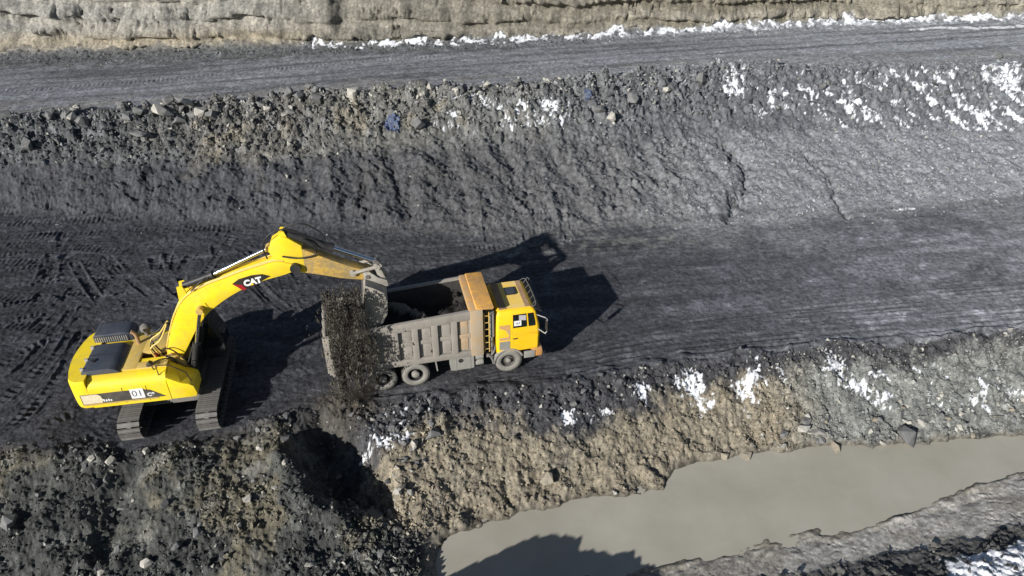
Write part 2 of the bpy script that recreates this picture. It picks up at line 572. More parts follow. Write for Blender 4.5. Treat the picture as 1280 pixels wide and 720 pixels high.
c_road = mix(c_road, c_road * 1.3, sst(.1, .6, -road_n) * .7)
c_road = mix(c_road, np.array([.19, .175, .16]), .7 * sst(.62, .85, S) * sst(-.4, .3, n1 + along_n) * (1 - sst(.94, 1, S)))
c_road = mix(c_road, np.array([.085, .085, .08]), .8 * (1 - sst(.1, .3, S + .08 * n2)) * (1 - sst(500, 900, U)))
c_road = mix(c_road, np.array([.27, .268, .262]), .65 * sst(.70, .82, S) * (1 - sst(.95, 1.0, S)) * sst(560, 760, U) * sst(-.6, .2, n1 + road_n))
c_road = mix(c_road, np.array([.25, .25, .25]), .5 * (1 - sst(.18, .32, S)) * sst(560, 900, U) * sst(-.5, .3, n1))
c_up = ctab([0, 180, 330, 520, 700, 860, 960, 1280], [(.082, .085, .085), (.085, .085, .083), (.115, .108, .095), (.135, .13, .115), (.125, .125, .123), (.115, .115, .118), (.115, .118, .125), (.15, .154, .162)])
c_up = mix(c_up, np.array([.20, .175, .13]), .75 * sst(.15, .6, n1 + .3 * n2) * sst(160, 300, U) * (1 - sst(560, 720, U)))
c_up = mix(c_up, np.array([.2, .2, .2]), .35 * sst(.1, .7, n2))
c_ap = ctab([0, 300, 560, 760, 860, 930, 1280], [(.058, .058, .063), (.066, .066, .07), (.082, .08, .08), (.122, .119, .118), (.19, .188, .186), (.22, .22, .225), (.25, .252, .26)])
c_ap = mix(c_ap, np.array([.11, .1, .085]), .5 * sst(.2, .7, n1) * (1 - sst(560, 750, U)) * (1 - sst(2.2, 2.6, S)))
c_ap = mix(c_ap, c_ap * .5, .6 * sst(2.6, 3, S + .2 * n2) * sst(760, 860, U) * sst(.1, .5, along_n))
c_fl = ctab([0, 300, 560, 760, 900, 1060, 1280], [(.044, .044, .049), (.045, .045, .050), (.055, .054, .057), (.058, .058, .063), (.088, .088, .095), (.145, .145, .154), (.205, .205, .212)])
c_fl = mix(c_fl, c_fl * 1.5, sst(.0, .7, along_n) * .8)
c_fl = mix(c_fl, c_fl * .6, sst(.1, .7, -along_n) * .6)
c_fl = mix(c_fl, np.array([.19, .19, .192]), .8 * (1 - sst(3.06, 3.3, S + .12 * n1 + .10 * along_n)) * sst(780, 900, U))
c_fl = mix(c_fl, np.array([.085, .086, .092]), .6 * sst(.1, .5, n1 + along_n * .5) * sst(900, 1000, U))
tan_strip = np.exp(-((S - 3.10) / .10) ** 2) * sst(560, 680, U) * (1 - sst(860, 960, U))
c_fl = mix(c_fl, np.array([.16, .155, .14]), .7 * tan_strip * sst(-.4, .4, n1 + n2))
c_fl = mix(c_fl, c_fl * 1.9, sst(.3, .9, n2) * .35)
MUD = np.array([.225, .195, .145])
c_em = mix(np.tile(MUD, GX.shape + (1,)), np.array([.16, .145, .115]), .6 * sst(-.1, .6, n2))
c_em = mix(c_em, np.array([.27, .245, .195]), .5 * sst(.1, .7, -n2 + .5 * n1))
greyr = ctab([0, 1280], [(.135, .14, .13), (.175, .18, .17)])
c_em = mix(c_em, greyr, sst(960, 1060, U + 40 * n1))
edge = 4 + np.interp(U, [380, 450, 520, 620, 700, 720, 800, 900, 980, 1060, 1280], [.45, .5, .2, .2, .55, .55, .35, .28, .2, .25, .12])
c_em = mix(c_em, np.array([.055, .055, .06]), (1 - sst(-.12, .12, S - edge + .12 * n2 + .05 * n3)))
c_hp = np.tile(np.array([.060, .062, .058]), GX.shape + (1,))
c_hp = mix(c_hp, np.array([.135, .12, .085]), .8 * sst(.1, .6, n1 + .35 * n2 + .9 * np.exp(-((U - 300) / 60) ** 2) - .1))
c_hp = mix(c_hp, np.array([.115, .117, .11]), .7 * sst(.0, .7, n2))
c_hp = mix(c_hp, np.array([.042, .043, .043]), .7 * sst(.1, .6, -n1))
c_hp = mix(c_hp, COAL * 1.2, (1 - sst(4.0, 4.4, S + .2 * n2)) * .8)
c_em = mix(c_hp, c_em, sst(425, 470, U + 25 * n2))
c_lo = mix(c_hp, np.tile(np.array([.20, .18, .145]), GX.shape + (1,)), sst(500, 560, U + 25 * n2))
c_mf = np.tile(np.array([.34, .325, .30]), GX.shape + (1,))
c_mf = mix(c_mf, np.array([.24, .22, .185]), .6 * sst(.0, .6, n1 + .5 * along_n))
c_mf = mix(c_hp, c_mf, sst(560, 680, U))
c_nb = np.tile(np.array([.07, .07, .07]), GX.shape + (1,))
c_nb = mix(c_nb, np.array([.13, .125, .11]), .6 * sst(0, .6, n2))
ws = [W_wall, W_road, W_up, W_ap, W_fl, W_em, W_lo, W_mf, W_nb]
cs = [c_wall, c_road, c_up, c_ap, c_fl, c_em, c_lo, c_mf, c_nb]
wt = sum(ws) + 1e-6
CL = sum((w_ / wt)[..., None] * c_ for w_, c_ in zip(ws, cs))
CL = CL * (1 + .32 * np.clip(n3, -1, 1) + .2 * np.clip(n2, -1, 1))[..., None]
CL = CL * (1 - .5 * CRK * sst(-.3, .3, n2 + n3 * .3))[..., None]
# earth spilled below the bucket
sp = un(432, 505, 0)
CL = mix(CL, np.array([.085, .07, .05]), .8 * np.exp(-(((GX - sp[0]) / 1.3) ** 2 + ((GY - sp[1]) / .9) ** 2)))
HT += .28 * np.exp(-(((GX - sp[0]) / .85) ** 2 + ((GY - sp[1]) / .55) ** 2)) * (1 + .5 * finef)
cool = np.clip(W_road + W_up + W_ap + W_fl, 0, 1)
CL = CL * (1 + cool[..., None] * np.array([-.03, -.003, .04]))
# wet margin of the pool
wetm = (1 - sst(WZ + .02, WZ + np.where(S > 5.5, .05, .2), HT + np.where(S > 5.5, .0, .05) * n2)) * (S > 4.3) * sst(500, 560, U) * np.where(S > 5.5, .45, 1)
CL = CL * (1 - .42 * wetm)[..., None]
CL = np.clip(CL, .01, .9)


# ------------------------------------------------------------------ materials
def new_mat(name):
    m_ = bpy.data.materials.new(name)
    m_.use_nodes = True
    t_ = m_.node_tree
    b = t_.nodes['Principled BSDF']
    return m_, t_, b


def nd(t_, typ, **kw):
    n_ = t_.nodes.new(typ)
    for k, v in kw.items():
        if k.startswith('i_'):
            n_.inputs[k[2:].replace('_', ' ')].default_value = v
        else:
            setattr(n_, k, v)
    return n_


def mat_ground(name='ground_soil', bump_k=1.0):
    m_, t_, b = new_mat(name)
    L = t_.links.new
    at = nd(t_, 'ShaderNodeVertexColor')
    at.layer_name = 'soil'
    tc = nd(t_, 'ShaderNodeTexCoord')
    na = nd(t_, 'ShaderNodeTexNoise', i_Scale=5.0, i_Detail=8.0, i_Roughness=.72)
    nb_ = nd(t_, 'ShaderNodeTexNoise', i_Scale=22.0, i_Detail=5.0, i_Roughness=.7)
    L(tc.outputs['Object'], na.inputs['Vector'])
    L(tc.outputs['Object'], nb_.inputs['Vector'])
    r1 = nd(t_, 'ShaderNodeMapRange')
    for k, v in zip(('From Min', 'From Max', 'To Min', 'To Max'), (.3, .7, .42, 1.65)):
        r1.inputs[k].default_value = v
    L(na.outputs['Fac'], r1.inputs['Value'])
    mx = nd(t_, 'ShaderNodeMix', data_type='RGBA', blend_type='MULTIPLY')
    mx.inputs['Factor'].default_value = 1
    L(at.outputs['Color'], mx.inputs[6])
    L(r1.outputs[0], mx.inputs[7])
    r2 = nd(t_, 'ShaderNodeMapRange')
    for k, v in zip(('From Min', 'From Max', 'To Min', 'To Max'), (.35, .7, .75, 1.35)):
        r2.inputs[k].default_value = v
    L(nb_.outputs['Fac'], r2.inputs['Value'])
    mx2 = nd(t_, 'ShaderNodeMix', data_type='RGBA', blend_type='MULTIPLY')
    mx2.inputs['Factor'].default_value = 1
    L(mx.outputs[2], mx2.inputs[6])
    L(r2.outputs[0], mx2.inputs[7])
    L(mx2.outputs[2], b.inputs['Base Color'])
    b.inputs['Roughness'].default_value = .88
    b.inputs['Specular IOR Level'].default_value = .25
    bp = nd(t_, 'ShaderNodeBump', i_Strength=.9 * bump_k, i_Distance=.08)
    L(na.outputs['Fac'], bp.inputs['Height'])
    bp2 = nd(t_, 'ShaderNodeBump', i_Strength=.6 * bump_k, i_Distance=.02)
    L(nb_.outputs['Fac'], bp2.inputs['Height'])
    L(bp.outputs['Normal'], bp2.inputs['Normal'])
    L(bp2.outputs['Normal'], b.inputs['Normal'])
    return m_


M_GROUND = mat_ground()
M_SHORE = mat_ground('smooth_mud', .3)


def mat_simple(name, c, rough=.6, metal=0.0, var=.15, scale=6.0, dust=None, dustamt=0.0, bump=.0, spec=.5, streak=False):
    m_, t_, b = new_mat(name)
    L = t_.links.new
    tc = nd(t_, 'ShaderNodeTexCoord')
    src = tc.outputs['Object']
    n_ = nd(t_, 'ShaderNodeTexNoise', i_Scale=scale, i_Detail=6.0, i_Roughness=.65)
    if streak:
        mp = nd(t_, 'ShaderNodeMapping')
        mp.inputs['Scale'].default_value = (1, 1, .25)
        L(src, mp.inputs['Vector'])
        L(mp.outputs[0], n_.inputs['Vector'])
    else:
        L(src, n_.inputs['Vector'])
    r_ = nd(t_, 'ShaderNodeMapRange')
    for k, v in zip(('From Min', 'From Max', 'To Min', 'To Max'), (.3, .7, 1 - var, 1 + var)):
        r_.inputs[k].default_value = v
    L(n_.outputs['Fac'], r_.inputs['Value'])
    mx = nd(t_, 'ShaderNodeMix', data_type='RGBA', blend_type='MULTIPLY')
    mx.inputs['Factor'].default_value = 1
    mx.inputs[6].default_value = (*c, 1)
    L(r_.outputs[0], mx.inputs[7])
    out = mx.outputs[2]
    b.inputs['Roughness'].default_value = rough
    if dust:
        n2_ = nd(t_, 'ShaderNodeTexNoise', i_Scale=2.1, i_Detail=7.0, i_Roughness=.7)
        L(src, n2_.inputs['Vector'])
        r2 = nd(t_, 'ShaderNodeMapRange')
        for k, v in zip(('From Min', 'From Max', 'To Min', 'To Max'), (.42, .68, dustamt * .25, dustamt)):
            r2.inputs[k].default_value = v
        L(n2_.outputs['Fac'], r2.inputs['Value'])
        m2 = nd(t_, 'ShaderNodeMix', data_type='RGBA')
        L(r2.outputs[0], m2.inputs['Factor'])
        L(out, m2.inputs[6])
        m2.inputs[7].default_value = (*dust, 1)
        out = m2.outputs[2]
        r3 = nd(t_, 'ShaderNodeMapRange')
        r3.inputs['To Min'].default_value = rough
        r3.inputs['To Max'].default_value = .92
        L(r2.outputs[0], r3.inputs['Value'])
        L(r3.outputs[0], b.inputs['Roughness'])
    L(out, b.inputs['Base Color'])
    b.inputs['Metallic'].default_value = metal
    b.inputs['Specular IOR Level'].default_value = spec
    if bump:
        bp = nd(t_, 'ShaderNodeBump', i_Strength=bump, i_Distance=.02)
        L(n_.outputs['Fac'], bp.inputs['Height'])
        L(bp.outputs[0], b.inputs['Normal'])
    return m_


DUST = (.26, .23, .19)
M = {}
M['yellow'] = mat_simple('excavator_yellow', (.92, .68, .008), .42, 0, .1, 3, (.58, .42, .10), .45)
M['ochre'] = mat_simple('worn_yellow', (.66, .42, .05), .6, 0, .2, 5, (.36, .29, .18), .9)
M['deck'] = mat_simple('dusty_deck_yellow', (.62, .42, .08), .6, 0, .15, 5, (.50, .38, .16), .85)
M['stickdirt'] = mat_simple('muddy_worn_yellow', (.60, .37, .05), .65, 0, .3, 9, (.19, .165, .12), 1.0, .15)
M['hood'] = mat_simple('slate_grey_paint', (.042, .052, .075), .38, 0, .15, 4, (.12, .115, .11), .4)
M['black'] = mat_simple('black_paint', (.015, .015, .017), .45, 0, .3, 6, (.07, .065, .06), .4)
M['rubber'] = mat_simple('hose_rubber', (.012, .012, .012), .6)
M['chrome'] = mat_simple('chrome_rod', (.82, .82, .82), .16, 1.0, .03)
M['steel'] = mat_simple('worn_track_steel', (.17, .16, .15), .55, .35, .3, 8, (.11, .105, .10), .6)
M['bucket'] = mat_simple('scoured_bucket_steel', (.40, .375, .33), .6, .15, .25, 5, (.27, .235, .19), .8)
M['inner'] = mat_simple('dark_machinery', (.03, .03, .03), .7, 0, .3, 8)
M['glass'] = mat_simple('tinted_glass', (.012, .016, .016), .06, 0, .05)
M['white'] = mat_simple('white_decal', (.82, .82, .80), .5, 0, .05)
M['decalblack'] = mat_simple('black_decal', (.014, .013, .012), .45, 0, .2, 4, (.16, .12, .06), .25)
M['red'] = mat_simple('red_decal', (.35, .015, .02), .45)
M['line'] = mat_simple('hydraulic_line_yellow', (.70, .52, .14), .5, 0, .1)
M['grey'] = mat_simple('grey_cast_iron', (.12, .115, .11), .7, 0, .3, 7, DUST, .5)
M['cab'] = mat_simple('truck_yellow', (.92, .55, .005), .36, 0, .06, 3, (.60, .36, .07), .3)
M['roof'] = mat_simple('truck_roof_yellow', (.92, .60, .06), .5, 0, .1, 3, (.78, .58, .28), .85)
M['rust'] = mat_simple('rust_brown_dust', (.30, .17, .085), .8, 0, .25, 6, (.46, .32, .18), .7)
M['bed'] = mat_simple('dusty_grey_bed', (.25, .228, .20), .85, 0, .22, 5, (.33, .30, .26), .8, .1, streak=True)
M['bedorange'] = mat_simple('dusty_orange_bed', (.62, .30, .05), .7, 0, .15, 5, (.40, .32, .22), .95)
M['tank'] = mat_simple('dusty_tank', (.24, .235, .215), .8, 0, .12, 5, (.30, .285, .25), .7)
M['tyre'] = mat_simple('dusty_tyre', (.19, .18, .16), .9, 0, .25, 7, (.31, .29, .255), .9, .2)
M['tread'] = mat_simple('tyre_tread', (.05, .048, .045), .9, 0, .25, 7, (.14, .13, .115), .7)
M['rim'] = mat_simple('dusty_rim', (.07, .066, .06), .8, 0, .3, 7, (.17, .155, .13), .6)
M['hub'] = mat_simple('hub_dark', (.025, .024, .023), .8, 0, .3, 7)
M['silver'] = mat_simple('galvanised_tube', (.45, .45, .44), .45, .4, .1)
M['coalload'] = mat_simple('dark_load', (.028, .027, .026), .95, 0, .5, 9, bump=.8)
M['paleearth'] = mat_simple('pale_load_earth', (.22, .19, .15), .95, 0, .35, 6, bump=.8)
M['bedmix'] = mat_simple('dusty_tan_orange_bed', (.44, .30, .16), .8, 0, .15, 5, (.37, .32, .25), .95)
M['guard'] = mat_simple('scraped_rusty_guard', (.42, .25, .11), .7, 0, .25, 6, (.78, .39, .06), .9)
M['lining'] = mat_simple('coal_black_lining', (.03, .029, .028), .85, 0, .4, 6, (.10, .09, .08), .35)
M['digit'] = mat_simple('faded_print', (.16, .15, .16), .7)
M['paperdim'] = mat_simple('faded_paper', (.42, .40, .42), .7)
M['patch'] = mat_simple('bleached_worn_paint', (.74, .66, .48), .6, 0, .15, 8, (.55, .40, .2), .6)
M['stripe'] = mat_simple('weathered_black_stripe', (.045, .042, .036), .6, 0, .3, 6, (.16, .14, .11), .5)
M['paper'] = mat_simple('paper', (.75, .75, .72), .7)
M['orange'] = mat_simple('orange_bumper', (.62, .25, .03), .6, 0, .2, 6, (.30, .24, .17), .7)
M['blue'] = mat_simple('blue_sheet', (.02, .045, .13), .45, 0, .6, 9, (.13, .15, .19), .8)


def mat_attr(name, rough=.9, bump=.5, scale=14.0):
    m_, t_, b = new_mat(name)
    L = t_.links.new
    at = nd(t_, 'ShaderNodeVertexColor')
    at.layer_name = 'soil'
    tc = nd(t_, 'ShaderNodeTexCoord')
    n_ = nd(t_, 'ShaderNodeTexNoise', i_Scale=scale, i_Detail=6.0, i_Roughness=.7)
    L(tc.outputs['Object'], n_.inputs['Vector'])
    r_ = nd(t_, 'ShaderNodeMapRange')
    for k, v in zip(('From Min', 'From Max', 'To Min', 'To Max'), (.3, .7, .65, 1.35)):
        r_.inputs[k].default_value = v
    L(n_.outputs['Fac'], r_.inputs['Value'])
    mx = nd(t_, 'ShaderNodeMix', data_type='RGBA', blend_type='MULTIPLY')
    mx.inputs['Factor'].default_value = 1
    L(at.outputs['Color'], mx.inputs[6])
    L(r_.outputs[0], mx.inputs[7])
    L(mx.outputs[2], b.inputs['Base Color'])
    b.inputs['Roughness'].default_value = rough
    b.inputs['Specular IOR Level'].default_value = .25
    bp = nd(t_, 'ShaderNodeBump', i_Strength=bump, i_Distance=.04)
    L(n_.outputs['Fac'], bp.inputs['Height'])
    L(bp.outputs[0], b.inputs['Normal'])
    return m_


M['rubble'] = mat_attr('rubble_stone')


def mat_snow():
    m_, t_, b = new_mat('old_snow')
    L = t_.links.new
    tc = nd(t_, 'ShaderNodeTexCoord')
    n_ = nd(t_, 'ShaderNodeTexNoise', i_Scale=4.0, i_Detail=8.0, i_Roughness=.8)
    L(tc.outputs['Object'], n_.inputs['Vector'])
    r_ = nd(t_, 'ShaderNodeValToRGB')
    r_.color_ramp.elements[0].position = .34
    r_.color_ramp.elements[0].color = (.30, .30, .30, 1)
    r_.color_ramp.elements[1].position = .52
    r_.color_ramp.elements[1].color = (.80, .82, .86, 1)
    L(n_.outputs['Fac'], r_.inputs[0])
    at = nd(t_, 'ShaderNodeVertexColor')
    at.layer_name = 'soil'
    mx = nd(t_, 'ShaderNodeMix', data_type='RGBA', blend_type='MULTIPLY')
    mx.inputs['Factor'].default_value = 1
    L(r_.outputs[0], mx.inputs[6])
    L(at.outputs['Color'], mx.inputs[7])
    L(mx.outputs[2], b.inputs['Base Color'])
    b.inputs['Roughness'].default_value = .6
    bp = nd(t_, 'ShaderNodeBump', i_Strength=.5, i_Distance=.05)
    L(n_.outputs['Fac'], bp.inputs['Height'])
    L(bp.outputs[0], b.inputs['Normal'])
    return m_


M['snow'] = mat_snow()


def mat_water():
    m_, t_, b = new_mat('murky_water')
    L = t_.links.new
    tc = nd(t_, 'ShaderNodeTexCoord')
    n_ = nd(t_, 'ShaderNodeTexNoise', i_Scale=.3, i_Detail=6.0, i_Roughness=.6)
    L(tc.outputs['Object'], n_.inputs['Vector'])
    r_ = nd(t_, 'ShaderNodeValToRGB')
    r_.color_ramp.elements[0].position = .3
    r_.color_ramp.elements[0].color = (.33, .310, .255, 1)
    r_.color_ramp.elements[1].position = .7
    r_.color_ramp.elements[1].color = (.42, .397, .34, 1)
    L(n_.outputs['Fac'], r_.inputs[0])
    L(r_.outputs[0], b.inputs['Base Color'])
    b.inputs['Roughness'].default_value = .08
    b.inputs['IOR'].default_value = 1.33
    w_ = nd(t_, 'ShaderNodeTexNoise', i_Scale=2.5, i_Detail=3.0)
    L(tc.outputs['Object'], w_.inputs['Vector'])
    bp = nd(t_, 'ShaderNodeBump', i_Strength=.05, i_Distance=.02)
    L(w_.outputs['Fac'], bp.inputs['Height'])
    L(bp.outputs[0], b.inputs['Normal'])
    return m_


M['water'] = mat_water()


# ------------------------------------------------------------------ mesh helpers
def link(name, me, mat=None, parent=None, loc=(0, 0, 0), rot=(0, 0, 0)):
    o = bpy.data.objects.new(name, me)
    col.objects.link(o)
    if mat is not None and me is not None and len(me.materials) == 0:
        me.materials.append(mat)
    o.location = loc
    o.rotation_euler = rot
    if parent is not None:
        o.parent = parent
    return o


def tag(o, label=None, cat=None, group=None, kind=None):
    if label:
        o['label'] = label
    if cat:
        o['category'] = cat
    if group:
        o['group'] = group
    if kind:
        o['kind'] = kind
    return o


def np_mesh(name, verts, quads=None, tris=None, colors=None, smooth=False):
    me = bpy.data.meshes.new(name)
    verts = np.asarray(verts, np.float32)
    me.vertices.add(len(verts))
    me.vertices.foreach_set('co', verts.ravel())
    fs = quads if quads is not None else tris
    k = 4 if quads is not None else 3
    fs = np.asarray(fs, np.int32)
    me.loops.add(fs.size)
    me.loops.foreach_set('vertex_index', fs.ravel())
    me.polygons.add(len(fs))
    me.polygons.foreach_set('loop_start', np.arange(0, fs.size, k, dtype=np.int32))
    me.polygons.foreach_set('use_smooth', np.full(len(fs), smooth))
    me.update(calc_edges=True)
    if colors is not None:
        at = me.color_attributes.new('soil', 'FLOAT_COLOR', 'POINT')
        c4 = np.ones((len(verts), 4), np.float32)
        c4[:, :3] = colors
        at.data.foreach_set('color', c4.ravel())
    return me


# ------------------------------------------------------------------ terrain objects
VX = np.stack([GX, GYd, HT], -1).reshape(-1, 3)
CV = CL.reshape(-1, 3)
ii = np.arange(NR * NCC).reshape(NR, NCC)
Q = np.stack([ii[:-1, :-1], ii[:-1, 1:], ii[1:, 1:], ii[1:, :-1]], -1)
SQ = S[:-1, :-1]
UQ = U[:-1, :-1]
reg = np.full(SQ.shape, -1)
reg[SQ < 0] = 0
reg[(SQ >= 0) & (SQ < 1)] = 1
reg[(SQ >= 1) & (SQ < 3)] = 2
reg[(SQ >= 3) & (SQ < 4)] = 3
reg[(SQ >= 4) & (UQ >= 470)] = 4
reg[(SQ >= 4) & (UQ < 470)] = 5
reg[(SQ >= 5.5) & (UQ >= 470)] = 6
names = ['rock_face', 'haul_road', 'bench_slope', 'pit_floor', 'embankment', 'spoil_heap', 'shore']
for k, nm in enumerate(names):
    q = Q[reg == k]
    used, inv = np.unique(q, return_inverse=True)
    me = np_mesh(nm, VX[used], quads=inv.reshape(-1, 4), colors=CV[used], smooth=True)
    tag(link(nm, me, M_SHORE if nm == 'shore' else M_GROUND), kind='structure')

# pool
pw = [un(*p) for p in LN[5][6:]]
wx0, wx1 = -6.5, 48.0
nxw, nyw = 60, 30
X, Y = np.meshgrid(np.linspace(wx0, wx1, nxw), np.linspace(11.5, 28.0, nyw))
me = np_mesh('water', np.stack([X, Y, np.full_like(X, WZ)], -1).reshape(-1, 3),
             quads=np.stack([np.arange(nxw * nyw).reshape(nyw, nxw)[a:b, c:d] for a, b, c, d in ((None, -1, None, -1), (None, -1, 1, None), (1, None, 1, None), (1, None, None, -1))], -1).reshape(-1, 4))
tag(link('water', me, M['water']), kind='structure')


# height lookup
def height(x, y):
    x = np.atleast_1d(np.asarray(x, float))
    y = np.atleast_1d(np.asarray(y, float))
    r = np.clip(np.searchsorted(rows, y) - 1, 0, NR - 2)
    fr = np.clip((y - rows[r]) / (rows[r + 1] - rows[r]), 0, 1)

    def at(rr_):
        uu = x / hw[rr_]
        c = np.clip(np.searchsorted(ucol, uu) - 1, 0, NCC - 2)
        fc = np.clip((uu - ucol[c]) / (ucol[c + 1] - ucol[c]), 0, 1)
        return HT[rr_, c] * (1 - fc) + HT[rr_, c + 1] * fc
    return at(r) * (1 - fr) + at(r + 1) * fr


def near_idx(x, y):
    r = np.clip(np.searchsorted(rows, y), 0, NR - 1)
    c = np.clip(np.searchsorted(ucol, x / hw[r]), 0, NCC - 1)
    return r, c


def hit(u, v):
    d = ray(u, v)
    ts = np.linspace(9, 90, 2000)
    p = np.array([0, 0, CAM_H])[None] + ts[:, None] * d[None] / np.linalg.norm(d)
    h = height(p[:, 0], p[:, 1])
    k = np.argmax(p[:, 2] < h)
    return p[k]


# ------------------------------------------------------------------ snow
def blob(u, v, ru, rv, ang=0.0):
    """a patch of lying snow at a place of the slope: centre and half sizes (m) along / across"""
    p = hit(u, v)
    a, b = GX - p[0], GY - p[1]
    c_, s_ = math.cos(ang), math.sin(ang)
    e = ((c_ * a + s_ * b) / ru) ** 2 + ((-s_ * a + c_ * b) / rv) ** 2
    return np.exp(-e)


sn_n = fbm(GX * 1.4, GY * 1.4, 5, 201, .6)
streak_n = fbm((GX + 1.0 * (GY - 45)) * 1.0, (GY - .6 * GX) * .2, 4, 211, .6)
snow = np.full(GX.shape, -1.0)
zone = sst(870, 930, U + 30 * n1) * sst(1.02, 1.1, S) * (1 - sst(1.9, 2.15, S)) * sst(-.5, .3, 1.75 - S + (U - 1000) / 800)
snow = np.maximum(snow, (streak_n * 1.0 + .5 * sn_n + .6 * np.clip(n3, -1, 1) + .2 * finest - .42) * 2 * zone - (1 - zone))
toe = np.exp(-((S - .03) / .045) ** 2) * sst(370, 420, U) * (1 - .0 * U)
snow = np.maximum(snow, toe * (.85 + .9 * n2 + .5 * n1) - .74 + (.5 * sn_n + .45 * np.clip(n3, -1, 1)) * sst(.05, .3, toe))
toe2 = np.exp(-((S - .2) / .05) ** 2) * sst(1050, 1150, U)
snow = np.maximum(snow, toe2 * 1.1 - .75 + .4 * sn_n * sst(.05, .3, toe2))
for (u, v, ru, rv, ang, st) in [(690, 138, .8, .9, .2, 1.5), (645, 138, .8, .8, 0, 1.15), (668, 146, 1.0, .45, 0, .9), (575, 118, 1.1, .5, 0, .9), (612, 130, .8, .5, 0, .8), (690, 128, .9, .4, 0, 1.1), (560, 150, .7, .5, 0, .7),
                                (865, 488, .75, .6, 0, 1.5), (850, 478, .4, .3, 0, 1.1), (935, 479, .5, .7, -.6, 1.4), (958, 475, .2, .2, 0, 1.2), (975, 466, .25, .2, 0, 1.1), (1045, 460, .55, .5, .4, 1.5), (1066, 480, .35, .3, 0, 1.2), (1078, 487, .4, .3, 0, 1.2),
                                (1105, 490, .3, .6, 0, 1.3), (1096, 508, .25, .2, 0, 1.1), (802, 492, .35, .35, .5, 1.3), (812, 486, .2, .2, 0, 1.0), (711, 522, .35, .3, 0, 1.3), (738, 521, .25, .12, 0, 1.2), (758, 515, .25, .1, 0, 1.2), (1085, 472, .5, .12, .5, .9),
                                (1240, 480, .8, .4, .2, .8), (1160, 465, .6, .35, 0, .7), (1210, 500, 1.0, .4, 0, .8), (1265, 495, .8, .3, 0, .8), (1180, 500, .6, .25, 0, .6),
                                (482, 530, .5, .35, .4, 1.0), (492, 548, .55, .4, .3, 1.05), (470, 552, .5, .3, .3, 1.0), (505, 535, .3, .6, 0, 1.0), (486, 562, .35, .3, 0, .9), (530, 505, .3, .2, 0, .7),
                                (1130, 262, .7, .12, .1, 1.3), (918, 100, .6, 1.4, -.25, 1.5), (965, 118, .4, 1.0, -.25, 1.2), (1262, 95, 1.6, 1.0, .3, 1.5), (935, 85, .5, .4, 0, 1.0)]:
    b_ = blob(u, v, ru * 1.25, rv * 1.25, ang)
    snow = np.maximum(snow, b_ * st * .78 + (.6 * sn_n + .55 * np.clip(n3, -1, 1) + .3 * finest) * sst(.04, .3, b_) - .72)
corner = sst(1175, 1240, U + 20 * n2) * sst(7.25, 7.5, S + .1 * n2)
snow = np.maximum(snow, 1.2 * corner - .6 + .5 * sn_n * sst(.05, .3, corner))
# stones and clods stand clear of the thin snow, which lies in the dips between them
def boxblur(a, n):
    for ax in (0, 1):
        c_ = np.cumsum(np.pad(a, [(n + 1, n) if q == ax else (0, 0) for q in (0, 1)], mode='edge'), axis=ax)
        L_ = a.shape[ax]
        a = (np.take(c_, np.arange(2 * n + 1, 2 * n + 1 + L_), ax) - np.take(c_, np.arange(0, L_), ax)) / (2 * n + 1)
    return a


hp = HT - boxblur(HT, 6)
SM = snow - 3.2 * np.clip(hp, -.06, .25)
ms = (SM[:-1, :-1] > -.02) | (SM[1:, 1:] > -.02) | (SM[:-1, 1:] > -.02) | (SM[1:, :-1] > -.02)
ms &= (GX[:-1, :-1] > -62) & (GX[:-1, :-1] < 62) & (rows[:-1, None] > 9) & (rows[:-1, None] < 69)
q = Q[ms]
used, inv = np.unique(q, return_inverse=True)
sv = VX[used].copy()
sv[:, 2] += np.clip(SM.ravel()[used] * .2, -.03, .055) + .004
thin = sst(-.02, .3, SM.ravel()[used])[:, None]
sc_col = CV[used] * 1.3 * (1 - thin) + np.array([1.0, 1.0, 1.0]) * thin
me = np_mesh('snow', sv, quads=inv.reshape(-1, 4), colors=np.clip(sc_col, 0, 1), smooth=True)
tag(link('snow', me, M['snow']), 'patches of old white snow lying on the banks and along the rock face', 'snow', kind='stuff')
